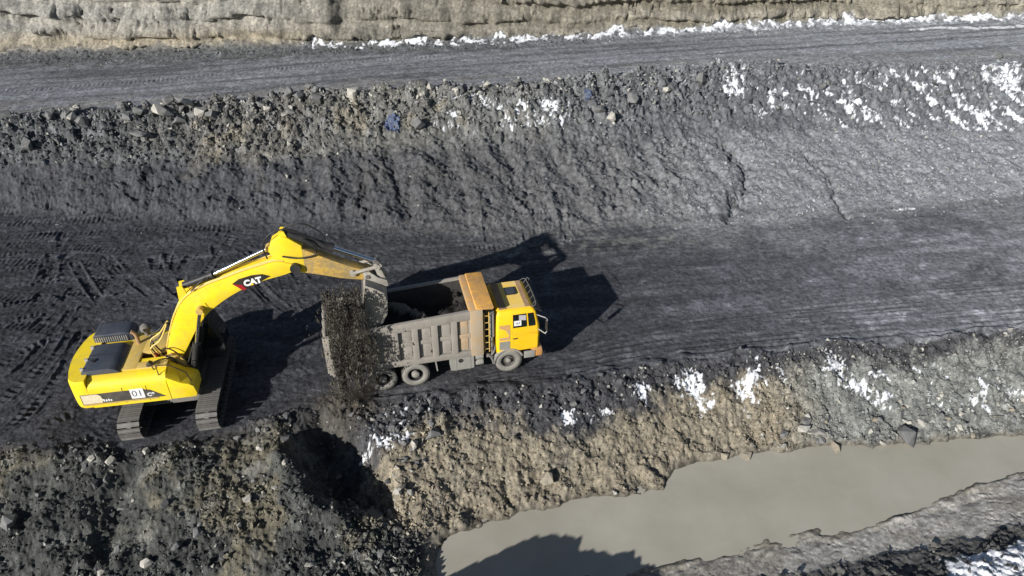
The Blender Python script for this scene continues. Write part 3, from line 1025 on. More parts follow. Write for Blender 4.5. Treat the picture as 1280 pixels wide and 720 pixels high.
# ------------------------------------------------------------------ machine building helpers
class MB:
    def __init__(s):
        s.v = []
        s.f = []

    def add(s, vs_, fs_):
        b = len(s.v)
        s.v += [tuple(p) for p in vs_]
        s.f += [tuple(i + b for i in f) for f in fs_]
        return s

    def box(s, x0, x1, y0, y1, z0, z1, mtx=None):
        p = [Vector((x, y, z)) for x in (x0, x1) for y in (y0, y1) for z in (z0, z1)]
        if mtx is not None:
            p = [mtx @ q for q in p]
        return s.add(p, [(0, 1, 3, 2), (4, 6, 7, 5), (0, 4, 5, 1), (2, 3, 7, 6), (0, 2, 6, 4), (1, 5, 7, 3)])

    def prism(s, poly, y0, y1, axis='y'):
        """poly: list of (x,z), extruded along y"""
        n = len(poly)
        if axis == 'y':
            a = [(x, y0, z) for x, z in poly]
            b = [(x, y1, z) for x, z in poly]
        elif axis == 'z':
            a = [(x, z, y0) for x, z in poly]
            b = [(x, z, y1) for x, z in poly]
        else:
            a = [(y0, x, z) for x, z in poly]
            b = [(y1, x, z) for x, z in poly]
        fs_ = [tuple(range(n)), tuple(range(2 * n - 1, n - 1, -1))]
        fs_ += [(i, i + n, (i + 1) % n + n, (i + 1) % n) for i in range(n)]
        return s.add(a + b, fs_)

    def loft(s, rings, caps=True):
        n = len(rings[0])
        vs_ = [p for r in rings for p in r]
        fs_ = []
        for k in range(len(rings) - 1):
            for i in range(n):
                j = (i + 1) % n
                fs_.append((k * n + i, k * n + j, (k + 1) * n + j, (k + 1) * n + i))
        if caps:
            fs_.append(tuple(range(n - 1, -1, -1)))
            fs_.append(tuple((len(rings) - 1) * n + i for i in range(n)))
        return s.add(vs_, fs_)

    def cyl(s, p0, p1, r0, r1=None, n=14):
        r1 = r0 if r1 is None else r1
        p0 = Vector(p0)
        p1 = Vector(p1)
        d = (p1 - p0).normalized()
        a = d.orthogonal().normalized()
        b = d.cross(a)
        cs_ = [(math.cos(2 * math.pi * i / n), math.sin(2 * math.pi * i / n)) for i in range(n)]
        return s.loft([[p0 + (a * c + b * q) * r0 for c, q in cs_], [p1 + (a * c + b * q) * r1 for c, q in cs_]])

    def tube(s, pts, r, n=7):
        pts = [Vector(p) for p in pts]
        rings = []
        ref = Vector((0.3, 0.2, 1)).normalized()
        for i, p in enumerate(pts):
            d = (pts[min(i + 1, len(pts) - 1)] - pts[max(i - 1, 0)]).normalized()
            a = d.cross(ref)
            if a.length < .05:
                a = d.orthogonal()
            a.normalize()
            b = d.cross(a)
            rings.append([p + (a * math.cos(2 * math.pi * k / n) + b * math.sin(2 * math.pi * k / n)) * r for k in range(n)])
        return s.loft(rings)

    def lathe(s, prof, n=28, c=(0, 0, 0)):
        """prof: (radius, y) pairs revolved about the y axis through c"""
        rings = []
        for i in range(n):
            a = 2 * math.pi * i / n
            rings.append([(c[0] + r * math.cos(a), c[1] + y_, c[2] + r * math.sin(a)) for r, y_ in prof])
        m_ = len(prof)
        vs_ = [p for r in rings for p in r]
        fs_ = []
        for i in range(n):
            j = (i + 1) % n
            for k in range(m_ - 1):
                fs_.append((i * m_ + k, i * m_ + k + 1, j * m_ + k + 1, j * m_ + k))
        return s.add(vs_, fs_)

    def mesh(s, name, bevel=0.0, smooth=35):
        me_ = bpy.data.meshes.new(name)
        me_.from_pydata(s.v, [], s.f)
        bm = bmesh.new()
        bm.from_mesh(me_)
        bmesh.ops.recalc_face_normals(bm, faces=bm.faces)
        if bevel:
            ed = [e for e in bm.edges if len(e.link_faces) == 2 and e.calc_face_angle(0) > R(28)]
            bmesh.ops.bevel(bm, geom=ed, offset=bevel, segments=2, affect='EDGES', profile=.6, clamp_overlap=True)
        bm.to_mesh(me_)
        bm.free()
        if smooth:
            for p in me_.polygons:
                p.use_smooth = True
            me_.set_sharp_from_angle(angle=R(smooth))
        return me_

    def build(s, name, mat, parent=None, loc=(0, 0, 0), rot=(0, 0, 0), bevel=0.0, smooth=35):
        return link(name, s.mesh(name, bevel, smooth), M[mat] if isinstance(mat, str) else mat, parent, loc, rot)


def empty(name, loc, rz=0.0):
    o = bpy.data.objects.new(name, None)
    col.objects.link(o)
    o.location = loc
    o.rotation_euler = (0, 0, rz)
    return o


def text_mesh(name, s_, size, mat, parent, loc, rot, shear=0.0, bold=0.0, extr=.004):
    cu = bpy.data.curves.new(name, 'FONT')
    cu.body = s_
    cu.size = size
    cu.align_x = 'CENTER'
    cu.align_y = 'CENTER'
    cu.extrude = extr
    cu.offset = bold
    cu.shear = shear
    to = bpy.data.objects.new(name, cu)
    col.objects.link(to)
    dg = bpy.context.evaluated_depsgraph_get()
    me_ = bpy.data.meshes.new_from_object(to.evaluated_get(dg))
    bpy.data.objects.remove(to)
    me_.materials.clear()
    return link(name, me_, M[mat], parent, loc, rot)


def spl(pts, n):
    return [tuple(p) for p in smooth_path(pts, n)]


# ------------------------------------------------------------------ EXCAVATOR
ex = empty('excavator', (EX_C[0], EX_C[1], 0), EX_YAW)
tag(ex, 'large yellow tracked excavator numbered 01 emptying its bucket over the dump truck', 'excavator')

# undercarriage (turned across the upper works)
rz = UC_YAW - EX_YAW
um = Matrix.Rotation(rz, 4, 'Z')
TRR, TRX, TY, TWD = .47, 2.02, 1.37, .76
per = 4 * TRX + 2 * math.pi * TRR
NSH = 50
sh = MB()
sh.box(-.085, .085, -TWD / 2, TWD / 2, -.016, .012)
for gx_ in (-.06, .06):
    sh.box(gx_ - .011, gx_ + .011, -TWD / 2, TWD / 2, .011, .05)
shoe_me = sh.mesh('track_shoe', 0, 0)
shoe_me.materials.append(M['steel'])
for sgn in (-1, 1):
    c = um @ Vector((0, sgn * TY, 0))
    tf = MB()
    tf.prism([(-1.75, .3), (1.75, .3), (1.6, .68), (-1.6, .68)], -.2, .2)
    for k in range(9):
        x = -1.6 + k * .4
        tf.cyl((x, -.26, .2), (x, .26, .2), .14, n=12)
    for x in (-.8, .8):
        tf.cyl((x, -.2, .78), (x, .2, .78), .09, n=10)
    tr = tf.build('crawler_track', 'inner', ex, c, (0, 0, rz))
    w_ = MB()
    w_.lathe([(0, -.12), (.3, -.12), (.41, -.08), (.41, .08), (.3, .12), (0, .12)], 20, (TRX, 0, TRR + .03))
    w_.build('idler', 'steel', tr)
    w_ = MB()
    w_.lathe([(0, -.14), (.28, -.14), (.30, -.06), (.42, -.06), (.42, .06), (.30, .06), (.28, .14), (0, .14)], 22, (-TRX, 0, TRR + .03))
    w_.build('sprocket', 'steel', tr)
    for k in range(NSH):
        d = k / NSH * per
        zc = TRR + .055
        if d < 2 * TRX:
            p = (TRX - d, zc + TRR)
            a = 0
        elif d < 2 * TRX + math.pi * TRR:
            q_ = (d - 2 * TRX) / TRR
            p = (-TRX - TRR * math.sin(q_), zc + TRR * math.cos(q_))
            a = -q_
        elif d < 4 * TRX + math.pi * TRR:
            p = (-TRX + (d - 2 * TRX - math.pi * TRR), zc - TRR)
            a = -math.pi
        else:
            q_ = (d - 4 * TRX - math.pi * TRR) / TRR
            p = (TRX + TRR * math.sin(q_), zc - TRR * math.cos(q_))
            a = -math.pi - q_
        link('track_shoe', shoe_me, None, tr, (p[0], 0, p[1]), (0, a, 0))
cb = MB()
cb.prism([(-1.0, .5), (1.0, .5), (.8, .95), (-.8, .95)], -1.2, 1.2)
cb.cyl((0, 0, .9), (0, 0, 1.2), .75, n=24)
cb.build('car_body', 'grey', ex, (0, 0, 0), (0, 0, rz), .02)

# upper works
mf_ = MB()
mf_.box(-2.6, 1.1, -.75, .75, 1.17, 1.5)
mf_.box(-2.6, .9, -1.45, 1.35, 1.2, 1.32)
mf_.build('main_frame', 'inner', ex, bevel=.02)


def rrect(x0, x1, z0, z1, r, n=4):
    """rounded rectangle outline"""
    out = []
    for cx, cz, a0 in ((x1 - r, z1 - r, 0), (x0 + r, z1 - r, 90), (x0 + r, z0 + r, 180), (x1 - r, z0 + r, 270)):
        for i in range(n + 1):
            a = R(a0 + 90 * i / n)
            out.append((cx + r * math.cos(a), cz + r * math.sin(a)))
    return out


# counterweight: rounded tail, seen from above an arc
cwp = [(-2.62, -1.58), (-2.94, -1.58), (-3.12, -1.5), (-3.26, -1.3), (-3.38, -.9), (-3.46, -.45), (-3.49, 0)]
cwp = cwp + [(x, -y_) for x, y_ in cwp[-2::-1]]
cw = MB()
rings = []
for z_, k in ((1.2, .93), (1.3, .985), (1.6, 1.0), (2.1, 1.0), (2.34, .98), (2.46, .93)):
    rings.append([(-2.62 + (x + 2.62) * (k if x < -2.63 else 1) - (0 if x < -2.63 else 0), y_ * (.985 if k < .96 else 1), z_) for x, y_ in cwp])
cw.loft(rings)
cwo = cw.build('counterweight', 'yellow', ex, bevel=.0, smooth=50)

# right side house (pump bay) with rounded shoulder: profile in y,z extruded along x
prof = [(-1.6, 1.2), (-1.6, 1.95), (-1.58, 2.1), (-1.5, 2.24), (-1.36, 2.34), (-1.15, 2.38), (-.45, 2.38), (-.45, 1.2)]
h_ = MB()
h_.prism(prof, -2.6, .12, 'x')
sp_ = h_.build('right_side_house', 'yellow', ex, smooth=50)
# door gaps on the side
for x in (-1.45, -.62):
    MB().box(x - .008, x + .008, -1.606, -1.5, 1.28, 2.0).build('panel_gap', 'black', sp_)
# tank and step box in front of it
tb = MB()
tb.prism([(.13, 1.2), (1.02, 1.2), (1.08, 1.35), (1.02, 1.72), (.86, 1.84), (.6, 1.93), (.13, 2.28)], -1.6, -.62)
tb.build('fuel_tank', 'yellow', ex, bevel=.05, smooth=50)
# left side house
h_ = MB()
h_.prism([(y_ * -1 - .05, z_) for y_, z_ in prof], -2.6, -.15, 'x')
h_.build('left_side_house', 'yellow', ex, smooth=50)
# deck between, with an open hatch (dark well)
dk = MB()
dk.box(-1.5, -.95, -1.08, 1.02, 2.3, 2.43)
dk.box(-.95, -.02, -.1, 1.02, 2.3, 2.43)
dk.box(-.95, -.02, -1.08, -.72, 2.3, 2.43)
dk.box(-.02, .12, -1.08, -.45, 2.3, 2.43)
dk.build('deck', 'deck', ex, bevel=.012)
MB().box(-.93, .0, -.71, -.12, 1.5, 1.9).build('valve_bay', 'inner', ex)
vb = MB()
vb.cyl((-.62, -.45, 1.9), (-.62, -.45, 2.3), .13, n=12)
vb.cyl((-.35, -.35, 1.9), (-.35, -.35, 2.25), .09, n=10)
vb.box(-.5, -.1, -.62, -.5, 1.9, 2.2)
vb.build('hydraulic_valve', 'grey', ex, bevel=.01)
vb = MB()
vb.cyl((-.48, -.3, 1.95), (-.44, -.2, 2.36), .1, n=12)
vb.build('filter', 'red', ex)

# engine hoods
hd = MB()
hpf = [(-2.8, 2.38), (-2.82, 2.52), (-2.74, 2.60), (-1.85, 2.62), (-1.66, 2.57), (-1.52, 2.46), (-1.47, 2.38)]
hd.prism(hpf, -1.18, .45)
ho = hd.build('engine_hood', 'hood', ex, bevel=.045, smooth=50)
MB().box(-2.74, -1.8, -.27, -.245, 2.612, 2.632).build('hood_seam', 'black', ho)
MB().cyl((-2.5, -.6, 2.6), (-2.5, -.6, 2.66), .09).build('hood_vent', 'black', ho)
for yy_ in (-1.0, -.45, .3):
    MB().box(-2.86, -2.74, yy_ - .03, yy_ + .03, 2.5, 2.64).build('hood_latch', 'silver', ho)
hd = MB()
hd.prism([(-2.9, 2.38), (-2.9, 2.70), (-2.82, 2.80), (-1.75, 2.82), (-1.55, 2.76), (-1.45, 2.6), (-1.45, 2.38)], .78, 1.56)
h2 = hd.build('radiator_hood', 'hood', ex, bevel=.06, smooth=50)
for k in range(15):
    x = -2.82 + k * .08
    MB().box(x, x + .03, .752, .79, 2.46, 2.70).build('grille_slat', 'silver', h2)
MB().box(-2.85, -1.6, .762, .785, 2.44, 2.72).build('grille_backing', 'black', h2)
pc = MB()
pc.cyl((-1.02, 1.05, 2.4), (-1.02, 1.05, 2.62), .1, n=14)
pc.lathe([(0, -.17), (.12, -.16), (.2, -.08), (.21, 0), (.19, .09), (.11, .17), (0, .19)], 18, (0, 0, 0))
# the dome is revolved about y; stand it upright on its neck
pcv = []
for k_, p in enumerate(pc.v):
    pcv.append(p if k_ < 28 else (-1.02 + p[0], 1.05 - p[2], 2.74 + p[1]))
pc.v = pcv
pc.build('air_precleaner', 'grey', ex, smooth=60)
ep = MB()
ep.tube(spl([(-1.22, .52, 2.42), (-1.22, .52, 2.75), (-1.26, .52, 2.9), (-1.36, .52, 3.0)], 8), .075, 10)
ep.build('exhaust_pipe', 'rust', ex)

# side stripe, number plate and lettering on the right flank
yf = -1.604
st = MB()
st.prism([(-2.93, 1.40), (-.02, 1.40), (-.5, 1.78), (-.82, 1.86), (-2.93, 1.86)], yf - .004, yf + .003)
so = st.build('side_stripe', 'stripe', ex)
MB().prism([(-2.9, 1.42), (-2.25, 1.42), (-2.2, 1.55), (-2.24, 1.75), (-2.34, 1.84), (-2.9, 1.84)], yf - .008, yf - .003).build('worn_patch', 'patch', so)
MB().box(-2.92, -.3, yf - .007, yf - .003, 1.33, 1.40).build('flank_stripe', 'ochre', so)
npo = MB().box(-1.21, -.74, yf - .016, yf - .006, 1.45, 1.90).build('number_plate', 'white', ex)
text_mesh('plate_digits', '01', .40, 'digit', npo, (-.975, yf - .019, 1.675), (R(90), 0, 0), bold=-.002)
text_mesh('stripe_letters', 'C9', .22, 'white', so, (-.52, yf - .009, 1.56), (R(90), 0, 0), bold=.008)
for x_, w_, h_ in ((-2.2, .05, .12), (-2.12, .06, .09), (-2.03, .05, .11), (-1.95, .05, .08)):
    MB().box(x_, x_ + w_, yf - .009, yf - .005, 1.46, 1.46 + h_).build('worn_lettering', 'white', so)

# cab, left of the boom
cabo = MB()
cp = [(.02, 1.32), (1.68, 1.32), (1.86, 1.75), (1.84, 2.2), (1.5, 3.12), (1.35, 3.2), (.12, 3.2), (.02, 3.1)]
cabo.prism(cp, .56, 1.56)
co = cabo.build('cab', 'black', ex, bevel=.04, smooth=50)
gl = MB()
gl.prism([(1.0, 1.75), (1.74, 1.85), (1.72, 2.2), (1.42, 3.0), (1.0, 3.05)], .545, .556)
gl.build('side_window', 'glass', co)
gl = MB()
gl.prism([(.12, 2.05), (.92, 2.05), (.92, 3.05), (.2, 3.05)], .545, .556)
gl.build('side_window', 'glass', co)
gl = MB()
gl.add([(1.875, .66, 1.78), (1.875, 1.46, 1.78), (1.86, 1.46, 2.2), (1.86, .66, 2.2), (1.53, 1.46, 3.08), (1.53, .66, 3.08)], [(0, 1, 2, 3), (3, 2, 4, 5)])
gl.build('windscreen', 'glass', co)
MB().box(.35, 1.1, .72, 1.4, 3.2, 3.235).build('roof_hatch', 'glass', co, bevel=.01)
rl = MB()
for (x, y_) in ((1.8, .6), (1.8, 1.5)):
    rl.tube([(x, y_, 1.8), (x - .04, y_, 2.2), (x - .33, y_, 3.14)], .035, 6)
rl.tube([(1.46, .6, 3.16), (1.46, 1.5, 3.16)], .035, 6)
rl.build('cab_frame', 'black', co)
mr = MB()
mr.tube([(.06, .62, 3.05), (-.1, .5, 3.15), (-.12, .45, 3.3)], .02, 6)
mr.box(-.2, -.08, .38, .52, 3.2, 3.42)
mr.build('mirror', 'black', ex, bevel=.01)

# --- boom
BW = .33
btop = spl([(-.02, 2.37), (.2, 3.0), (.58, 3.88), (1.0, 4.54), (1.38, 4.90), (1.73, 5.09), (2.1, 5.26), (2.73, 5.46), (3.33, 5.66), (4.21, 5.90), (4.65, 5.99), (4.95, 5.94), (5.2, 5.84)], 34)
bbot = spl([(.42, 2.05), (.81, 2.64), (1.31, 3.42), (1.71, 3.91), (2.09, 4.25), (2.66, 4.64), (3.31, 4.98), (4.08, 5.26), (4.73, 5.40), (5.2, 5.54)], 34)
bm_ = MB()
bm_.prism(btop + [(5.36, 5.66)] + bbot[::-1] + [(.1, 2.0)], -BW, BW)
boom = bm_.build('boom', 'yellow', ex, bevel=.025, smooth=50)
# edge flanges
fl = MB()
for (x, z) in ((.2, 2.25),):
    fl.cyl((x, -.52, z), (x, .52, z), .17, n=20)
fl.build('boom_foot_pin', 'ochre', boom)
MB().cyl((5.28, -.42, 5.68), (5.28, .42, 5.68), .19, n=20).build('boom_nose_pin', 'black', boom)
rect = [(.12, 2.1), (.5, 2.1), (.38, 2.62), (-.12, 2.6)]
for s_ in (-1, 1):
    bf = MB()
    bf.prism([(-.45, 1.5), (.75, 1.5), (.55, 2.3), (.2, 2.5), (-.1, 2.4)], s_ * .46 - .05, s_ * .46 + .05)
    bf.build('boom_bracket', 'ochre', ex, bevel=.01)
# brand panel on both boom cheeks
for s_ in (-1, 1):
    lp = MB()
    lp.prism([(2.96, 5.25), (3.22, 5.43), (3.70, 5.55), (4.08, 5.56), (4.36, 5.44), (3.30, 4.92)], s_ * (BW + .006) - .004, s_ * (BW + .006) + .004)
    lo = lp.build('brand_panel', 'decalblack', boom)
    MB().prism([(2.97, 5.245), (3.30, 5.17), (3.42, 4.985), (3.30, 4.93)], s_ * (BW + .012) - .003, s_ * (BW + .012) + .003).build('brand_wedge', 'red', lo)
    tx = text_mesh('brand_letters', 'CAT', .33, 'white', lo, (3.68, s_ * (BW + .013), 5.265), (R(90), -R(11), 0) if s_ < 0 else (R(90), R(11), R(180)), .12, .018)
    MB().prism([(3.58, 5.12), (3.72, 5.15), (3.66, 5.24)], s_ * (BW + .020) - .003, s_ * (BW + .020) + .003).build('brand_triangle', 'yellow', lo)
# boom cylinders
for s_ in (-1, 1):
    yb_ = s_ * .52
    b0 = Vector((.82, yb_, 1.62))
    b1 = Vector((1.66, yb_, 4.36))
    mid = b0 + (b1 - b0) * .46
    bc = MB()
    bc.cyl(b0, mid, .125, n=18)
    bc.cyl(mid - (b1 - b0) * .03, mid + (b1 - b0) * .01, .15, n=18)
    bc.cyl((b0.x, yb_ - .12, b0.z), (b0.x, yb_ + .12, b0.z), .17, n=14)
    bc.tube([b0 + Vector((-.16, 0, .3)), mid + Vector((-.16, 0, -.1))], .03, 6)
    bo = bc.build('boom_cylinder', 'black', ex)
    rd = MB()
    rd.cyl(mid, b1, .068, n=14)
    rd.build('piston_rod', 'chrome', bo)
    MB().cyl((b1.x, yb_ - .11, b1.z), (b1.x, yb_ + .11, b1.z), .13, n=16).build('rod_eye', 'ochre', bo)
MB().cyl((1.66, -.62, 4.36), (1.66, .62, 4.36), .09, n=16).build('cylinder_pin', 'black', boom)
MB().prism([(1.45, 4.28), (1.7, 4.1), (1.95, 4.3), (1.85, 4.55), (1.5, 4.58)], -BW - .03, BW + .03).build('boom_boss', 'yellow', boom, bevel=.01)
# stick cylinder over the boom
s0 = Vector((1.2, 0, 5.06))
s1 = Vector((4.46, 0, 6.44))
mid = s0 + (s1 - s0) * .33
sc_ = MB()
sc_.cyl(s0 + Vector((0, 0, .12)), mid, .13, n=18)
sc_.cyl(mid - (s1 - s0) * .02, mid + (s1 - s0) * .012, .155, n=18)
so_ = sc_.build('stick_cylinder', 'black', ex)
MB().cyl(mid, s1, .07, n=14).build('piston_rod', 'chrome', so_)
MB().cyl((s1.x, -.13, s1.z), (s1.x, .13, s1.z), .14, n=16).build('rod_eye', 'ochre', so_)
br = MB()
for s_ in (-1, 1):
    br.prism([(.95, 4.6), (1.3, 4.9), (1.2, 5.28), (1.0, 5.24)], s_ * .19 - .03, s_ * .19 + .03)
br.build('cylinder_bracket', 'yellow', boom)
# pressure lines along the boom top
for k, (yo, dz) in enumerate(((-.26, .07), (-.2, .09), (.2, .08), (.26, .07))):
    pts = [(x - .03, yo, z + dz - .03) for x, z in btop[1:31]]
    MB().tube(pts, .025, 6).build('pressure_line', 'line', boom)
hs = MB
for k in range(4):
    yo = -.3 + .1 * k
    MB().tube(spl([(-.35 + .05 * k, yo - .1, 2.2), (-.5, yo - .1, 2.75 + .1 * k), (-.1, yo, 3.05 + .1 * k), (.3, yo, 3.75)], 14), .03, 6).build('hose', 'rubber' if k % 2 else 'line', ex)
MB().tube(spl([(1.5, -.34, 5.1), (1.9, -.3, 5.45), (2.1, -.2, 5.55)], 8), .025, 6).build('hose', 'rubber', ex)
MB().tube(spl([(-.1, -.5, 2.45), (.1, -.75, 2.6), (.3, -.62, 2.3), (.35, -.6, 1.95)], 10), .025, 6).build('hose', 'rubber', ex)
MB().tube(spl([(-.2, -.3, 2.4), (.05, -.45, 2.75), (.35, -.5, 2.6), (.6, -.52, 2.2)], 10), .025, 6).build('hose', 'rubber', ex)
MB().tube(spl([(-.3, -1.2, 2.38), (-.35, -1.1, 2.55), (-.1, -.9, 2.6), (.2, -.7, 2.45)], 10), .022, 6).build('hose', 'rubber', ex)
lm = MB()
lm.cyl((-.55, -1.0, 2.43), (-.4, -1.0, 2.58), .07, .1, 12)
lm.build('work_lamp', 'black', ex)
# stick
SW = .25
sp1 = [(4.44, 6.44), (4.6, 6.79), (4.95, 6.99), (5.16, 6.92), (5.62, 6.55), (5.62, 5.38), (5.3, 5.46), (5.05, 5.55), (4.75, 5.58), (4.62, 5.95)]
sk = MB()
sk.prism(sp1, -SW, SW)
stick = sk.build('stick', 'yellow', ex, bevel=.025, smooth=50)
sk = MB()
sk.prism([(5.6, 6.42), (6.24, 6.03), (6.77, 5.72), (7.31, 5.44), (7.73, 5.28), (7.95, 5.12), (7.9, 4.93), (7.67, 4.84), (7.23, 4.92), (6.8, 5.02), (6.1, 5.24), (5.6, 5.38)], -SW + .006, SW - .006)
sk.build('stick_arm', 'stickdirt', stick, bevel=.025, smooth=50)
# bucket cylinder on top of the stick
c0 = Vector((5.0, 0, 7.04))
c1 = Vector((8.18, 0, 5.46))
mid = c0 + (c1 - c0) * .52
bc = MB()
bc.cyl(c0, mid, .15, n=18)
bc.cyl(mid - (c1 - c0) * .03, mid + (c1 - c0) * .015, .17, n=18)
bc.tube([c0 + Vector((.2, -.1, .12)), c0 + Vector((.8, -.1, -.12)), mid + Vector((-.1, -.12, .1))], .03, 6)
bo = bc.build('bucket_cylinder', 'black', ex)
MB().cyl(mid, c1, .09, n=14).build('piston_rod', 'chrome', bo)
MB().cyl((c1.x, -.14, c1.z), (c1.x, .14, c1.z), .12, n=14).build('rod_eye', 'steel', bo)
for s_ in (-1, 1):
    cbk = MB()
    cbk.prism([(4.8, 6.85), (5.2, 6.8), (5.1, 7.14), (4.95, 7.16)], s_ * .17 - .025, s_ * .17 + .025)
    cbk.build('cylinder_lug', 'yellow', stick)
MB().tube(spl([(4.35, -.2, 6.1), (4.3, -.24, 6.7), (4.7, -.2, 7.15), (5.3, -.15, 7.2), (5.9, -.16, 6.85)], 16), .03, 6).build('hose', 'rubber', ex)
MB().tube(spl([(4.9, -.3, 6.2), (5.5, -.36, 6.1), (6.1, -.32, 6.2), (6.0, -.25, 6.6), (5.7, -.2, 6.8)], 16), .03, 6).build('hose', 'rubber', ex)
MB().tube(spl([(5.05, .15, 7.1), (5.7, .15, 7.25), (6.3, .12, 6.85), (6.45, .1, 6.5)], 14), .03, 6).build('hose', 'rubber', ex)
# links
for s_ in (-1, 1):
    a = Vector((7.3, s_ * .31, 5.22))
    b = Vector((8.2, s_ * .31, 5.4))
    lk = MB()
    lk.cyl(a, b, .07, n=8)
    for p in (a, b):
        lk.cyl((p.x, p.y - .05, p.z), (p.x, p.y + .05, p.z), .12, n=14)
    lk.build('guide_link', 'bucket', ex)
lk = MB()
for s_ in (-1, 1):
    lk.prism([(8.08, 5.45), (8.28, 5.45), (8.5, 4.75), (8.38, 4.6), (8.25, 4.7)], s_ * .2 - .045, s_ * .2 + .045)
lk.build('power_link', 'bucket', ex, bevel=.01)
# bucket: open towards the machine, hanging down
BKW = .84
bo_ = [(7.72, 4.95), (8.05, 4.78), (8.36, 4.55), (8.46, 4.15), (8.42, 3.62), (8.2, 3.15), (7.85, 2.86), (7.38, 2.76)]
bi_ = [(7.70, 4.88), (8.02, 4.70), (8.29, 4.48), (8.38, 4.13), (8.34, 3.66), (8.14, 3.22), (7.82, 2.95), (7.40, 2.83)]
bk_ = MB()
n_ = len(bo_)
vs_ = [(x, s_ * BKW, z) for s_ in (-1, 1) for x, z in bo_] + [(x, s_ * (BKW - .04), z) for s_ in (-1, 1) for x, z in bi_]
fs_ = []
for i in range(n_ - 1):
    fs_.append((i, i + 1, n_ + i + 1, n_ + i))
    fs_.append((2 * n_ + i, 3 * n_ + i, 3 * n_ + i + 1, 2 * n_ + i + 1))
fs_ += [(0, n_, 3 * n_, 2 * n_), (n_ - 1, 3 * n_ - 1, 4 * n_ - 1, 2 * n_ - 1)]
bk_.add(vs_, fs_)
bucket = bk_.build('bucket', 'bucket', ex, smooth=40)
for s_ in (-1, 1):
    ck = MB()
    ck.prism(bo_ + [(7.48, 3.4), (7.58, 4.3)], s_ * BKW - .02 - (.022 if s_ > 0 else -.022), s_ * BKW + .02 - (.022 if s_ > 0 else -.022))
    ck.build('side_plate', 'bucket', bucket, bevel=.008)
    MB().prism([(7.38, 2.74), (7.56, 2.76), (7.62, 4.2), (7.5, 4.2), (7.42, 3.4)], s_ * (BKW + .012) - .012, s_ * (BKW + .012) + .012).build('side_cutter', 'steel', bucket)
for s_ in (-1, 1):
    er = MB()
    er.prism([(7.66, 5.2), (7.9, 5.25), (8.2, 4.95), (8.52, 4.8), (8.55, 4.55), (8.3, 4.5), (7.7, 4.85)], s_ * .33 - .03, s_ * .33 + .03)
    er.build('bucket_ear', 'bucket', bucket, bevel=.01)
MB().cyl((7.82, -.4, 5.04), (7.82, .4, 5.04), .08).build('bucket_pin', 'steel', bucket)
for k in range(5):
    yk = -.6 + .3 * k
    th = MB()
    th.prism([(7.48, 2.9), (7.5, 2.74), (7.1, 2.68), (7.08, 2.71)], yk - .06, yk + .06)
    th.build('bucket_tooth', 'steel', bucket, bevel=.008)
for k in range(3):
    pts = [(x + .02, z - .01) for x, z in bo_[3:]]
    ws_ = MB()
    y_ = -.55 + .55 * k
    ws_.prism(pts + [(x - .035, z + .02) for x, z in pts[::-1]], y_ - .07, y_ + .07)
    ws_.build('wear_strip', 'steel', bucket)

# handrails
rl = MB()
rl.tube([(-.1, -1.45, 2.3), (-.1, -1.45, 2.75), (.35, -1.45, 2.72), (.85, -1.45, 2.3), (.95, -1.45, 1.85)], .02, 6)
rl.build('handrail', 'black', ex)
rl = MB()
rl.tube([(-3.0, 1.5, 2.45), (-3.2, 1.5, 3.2), (-3.22, 1.5, 3.35)], .02, 6)
rl.build('aerial', 'black', ex)

# ------------------------------------------------------------------ DUMP TRUCK
tk = empty('dump_truck', (TR_C[0], TR_C[1], 0), TR_YAW)
tag(tk, 'dusty yellow three-axle dump truck with ribbed grey bed being loaded', 'truck')
WB, TD = 3.87, 1.32
fr = MB()
for s_ in (-1, 1):
    fr.box(-6.7, 1.15, s_ * .42 - .045, s_ * .42 + .045, .78, 1.08)
for x in (-6.5, -4.5, -2.6, -1.2, .6):
    fr.box(x - .06, x + .06, -.4, .4, .82, 1.04)
fr.build('chassis', 'inner', tk, bevel=.008)
# wheels
TR_ = .555
tyre_prof = [(.31, -.12), (.34, -.145), (.46, -.155), (.525, -.135), (TR_ - .006, -.115), (TR_, -.09), (TR_, .09), (TR_ - .006, .115), (.525, .135), (.46, .155), (.34, .145), (.31, .12)]
ty_ = MB().lathe(tyre_prof, 32).mesh('tyre', 0, 50)
ty_.materials.append(M['tyre'])
lug = MB()
for k in range(32):
    a = 2 * math.pi * k / 32
    for s_ in (-1, 1):
        mt = Matrix.Rotation(-a - (.1 if s_ > 0 else 0), 4, 'Y') @ Matrix.Translation((TR_ + .004, 0, 0))
        lug.box(-.012, .012, s_ * .015, s_ * .135, -.03, .03, mt)
lug_me = lug.mesh('tread', 0, 0)
lug_me.materials.append(M['tread'])
rim_f = MB().lathe([(.315, -.125), (.30, -.10), (.285, -.02), (.2, .0), (.19, -.04), (.10, -.06), (.10, -.12), (.05, -.14), (0, -.14)], 28)
for k in range(10):
    a = 2 * math.pi * k / 10
    rim_f.cyl((.225 * math.cos(a), -.045, .225 * math.sin(a)), (.225 * math.cos(a), 0.01, .225 * math.sin(a)), .016, n=6)
rim_fm = rim_f.mesh('rim', 0, 40)
rim_fm.materials.append(M['rim'])
hubm = None
rim_r = MB().lathe([(.315, -.125), (.30, -.10), (.29, .06), (.2, .08), (.19, .02), (.15, -.02), (.15, -.11), (.10, -.14), (0, -.15)], 28)
rim_rm = rim_r.mesh('rim', 0, 40)
rim_rm.materials.append(M['hub'])


hub_me = MB().lathe([(.16, -.03), (.155, -.12), (.10, -.15), (0, -.155)], 18).mesh('hub', 0, 40)
hub_me.materials.append(M['tyre'])
hubf_me = MB().lathe([(.105, -.055), (.10, -.13), (.05, -.15), (0, -.15)], 18).mesh('hub', 0, 40)
hubf_me.materials.append(M['tyre'])


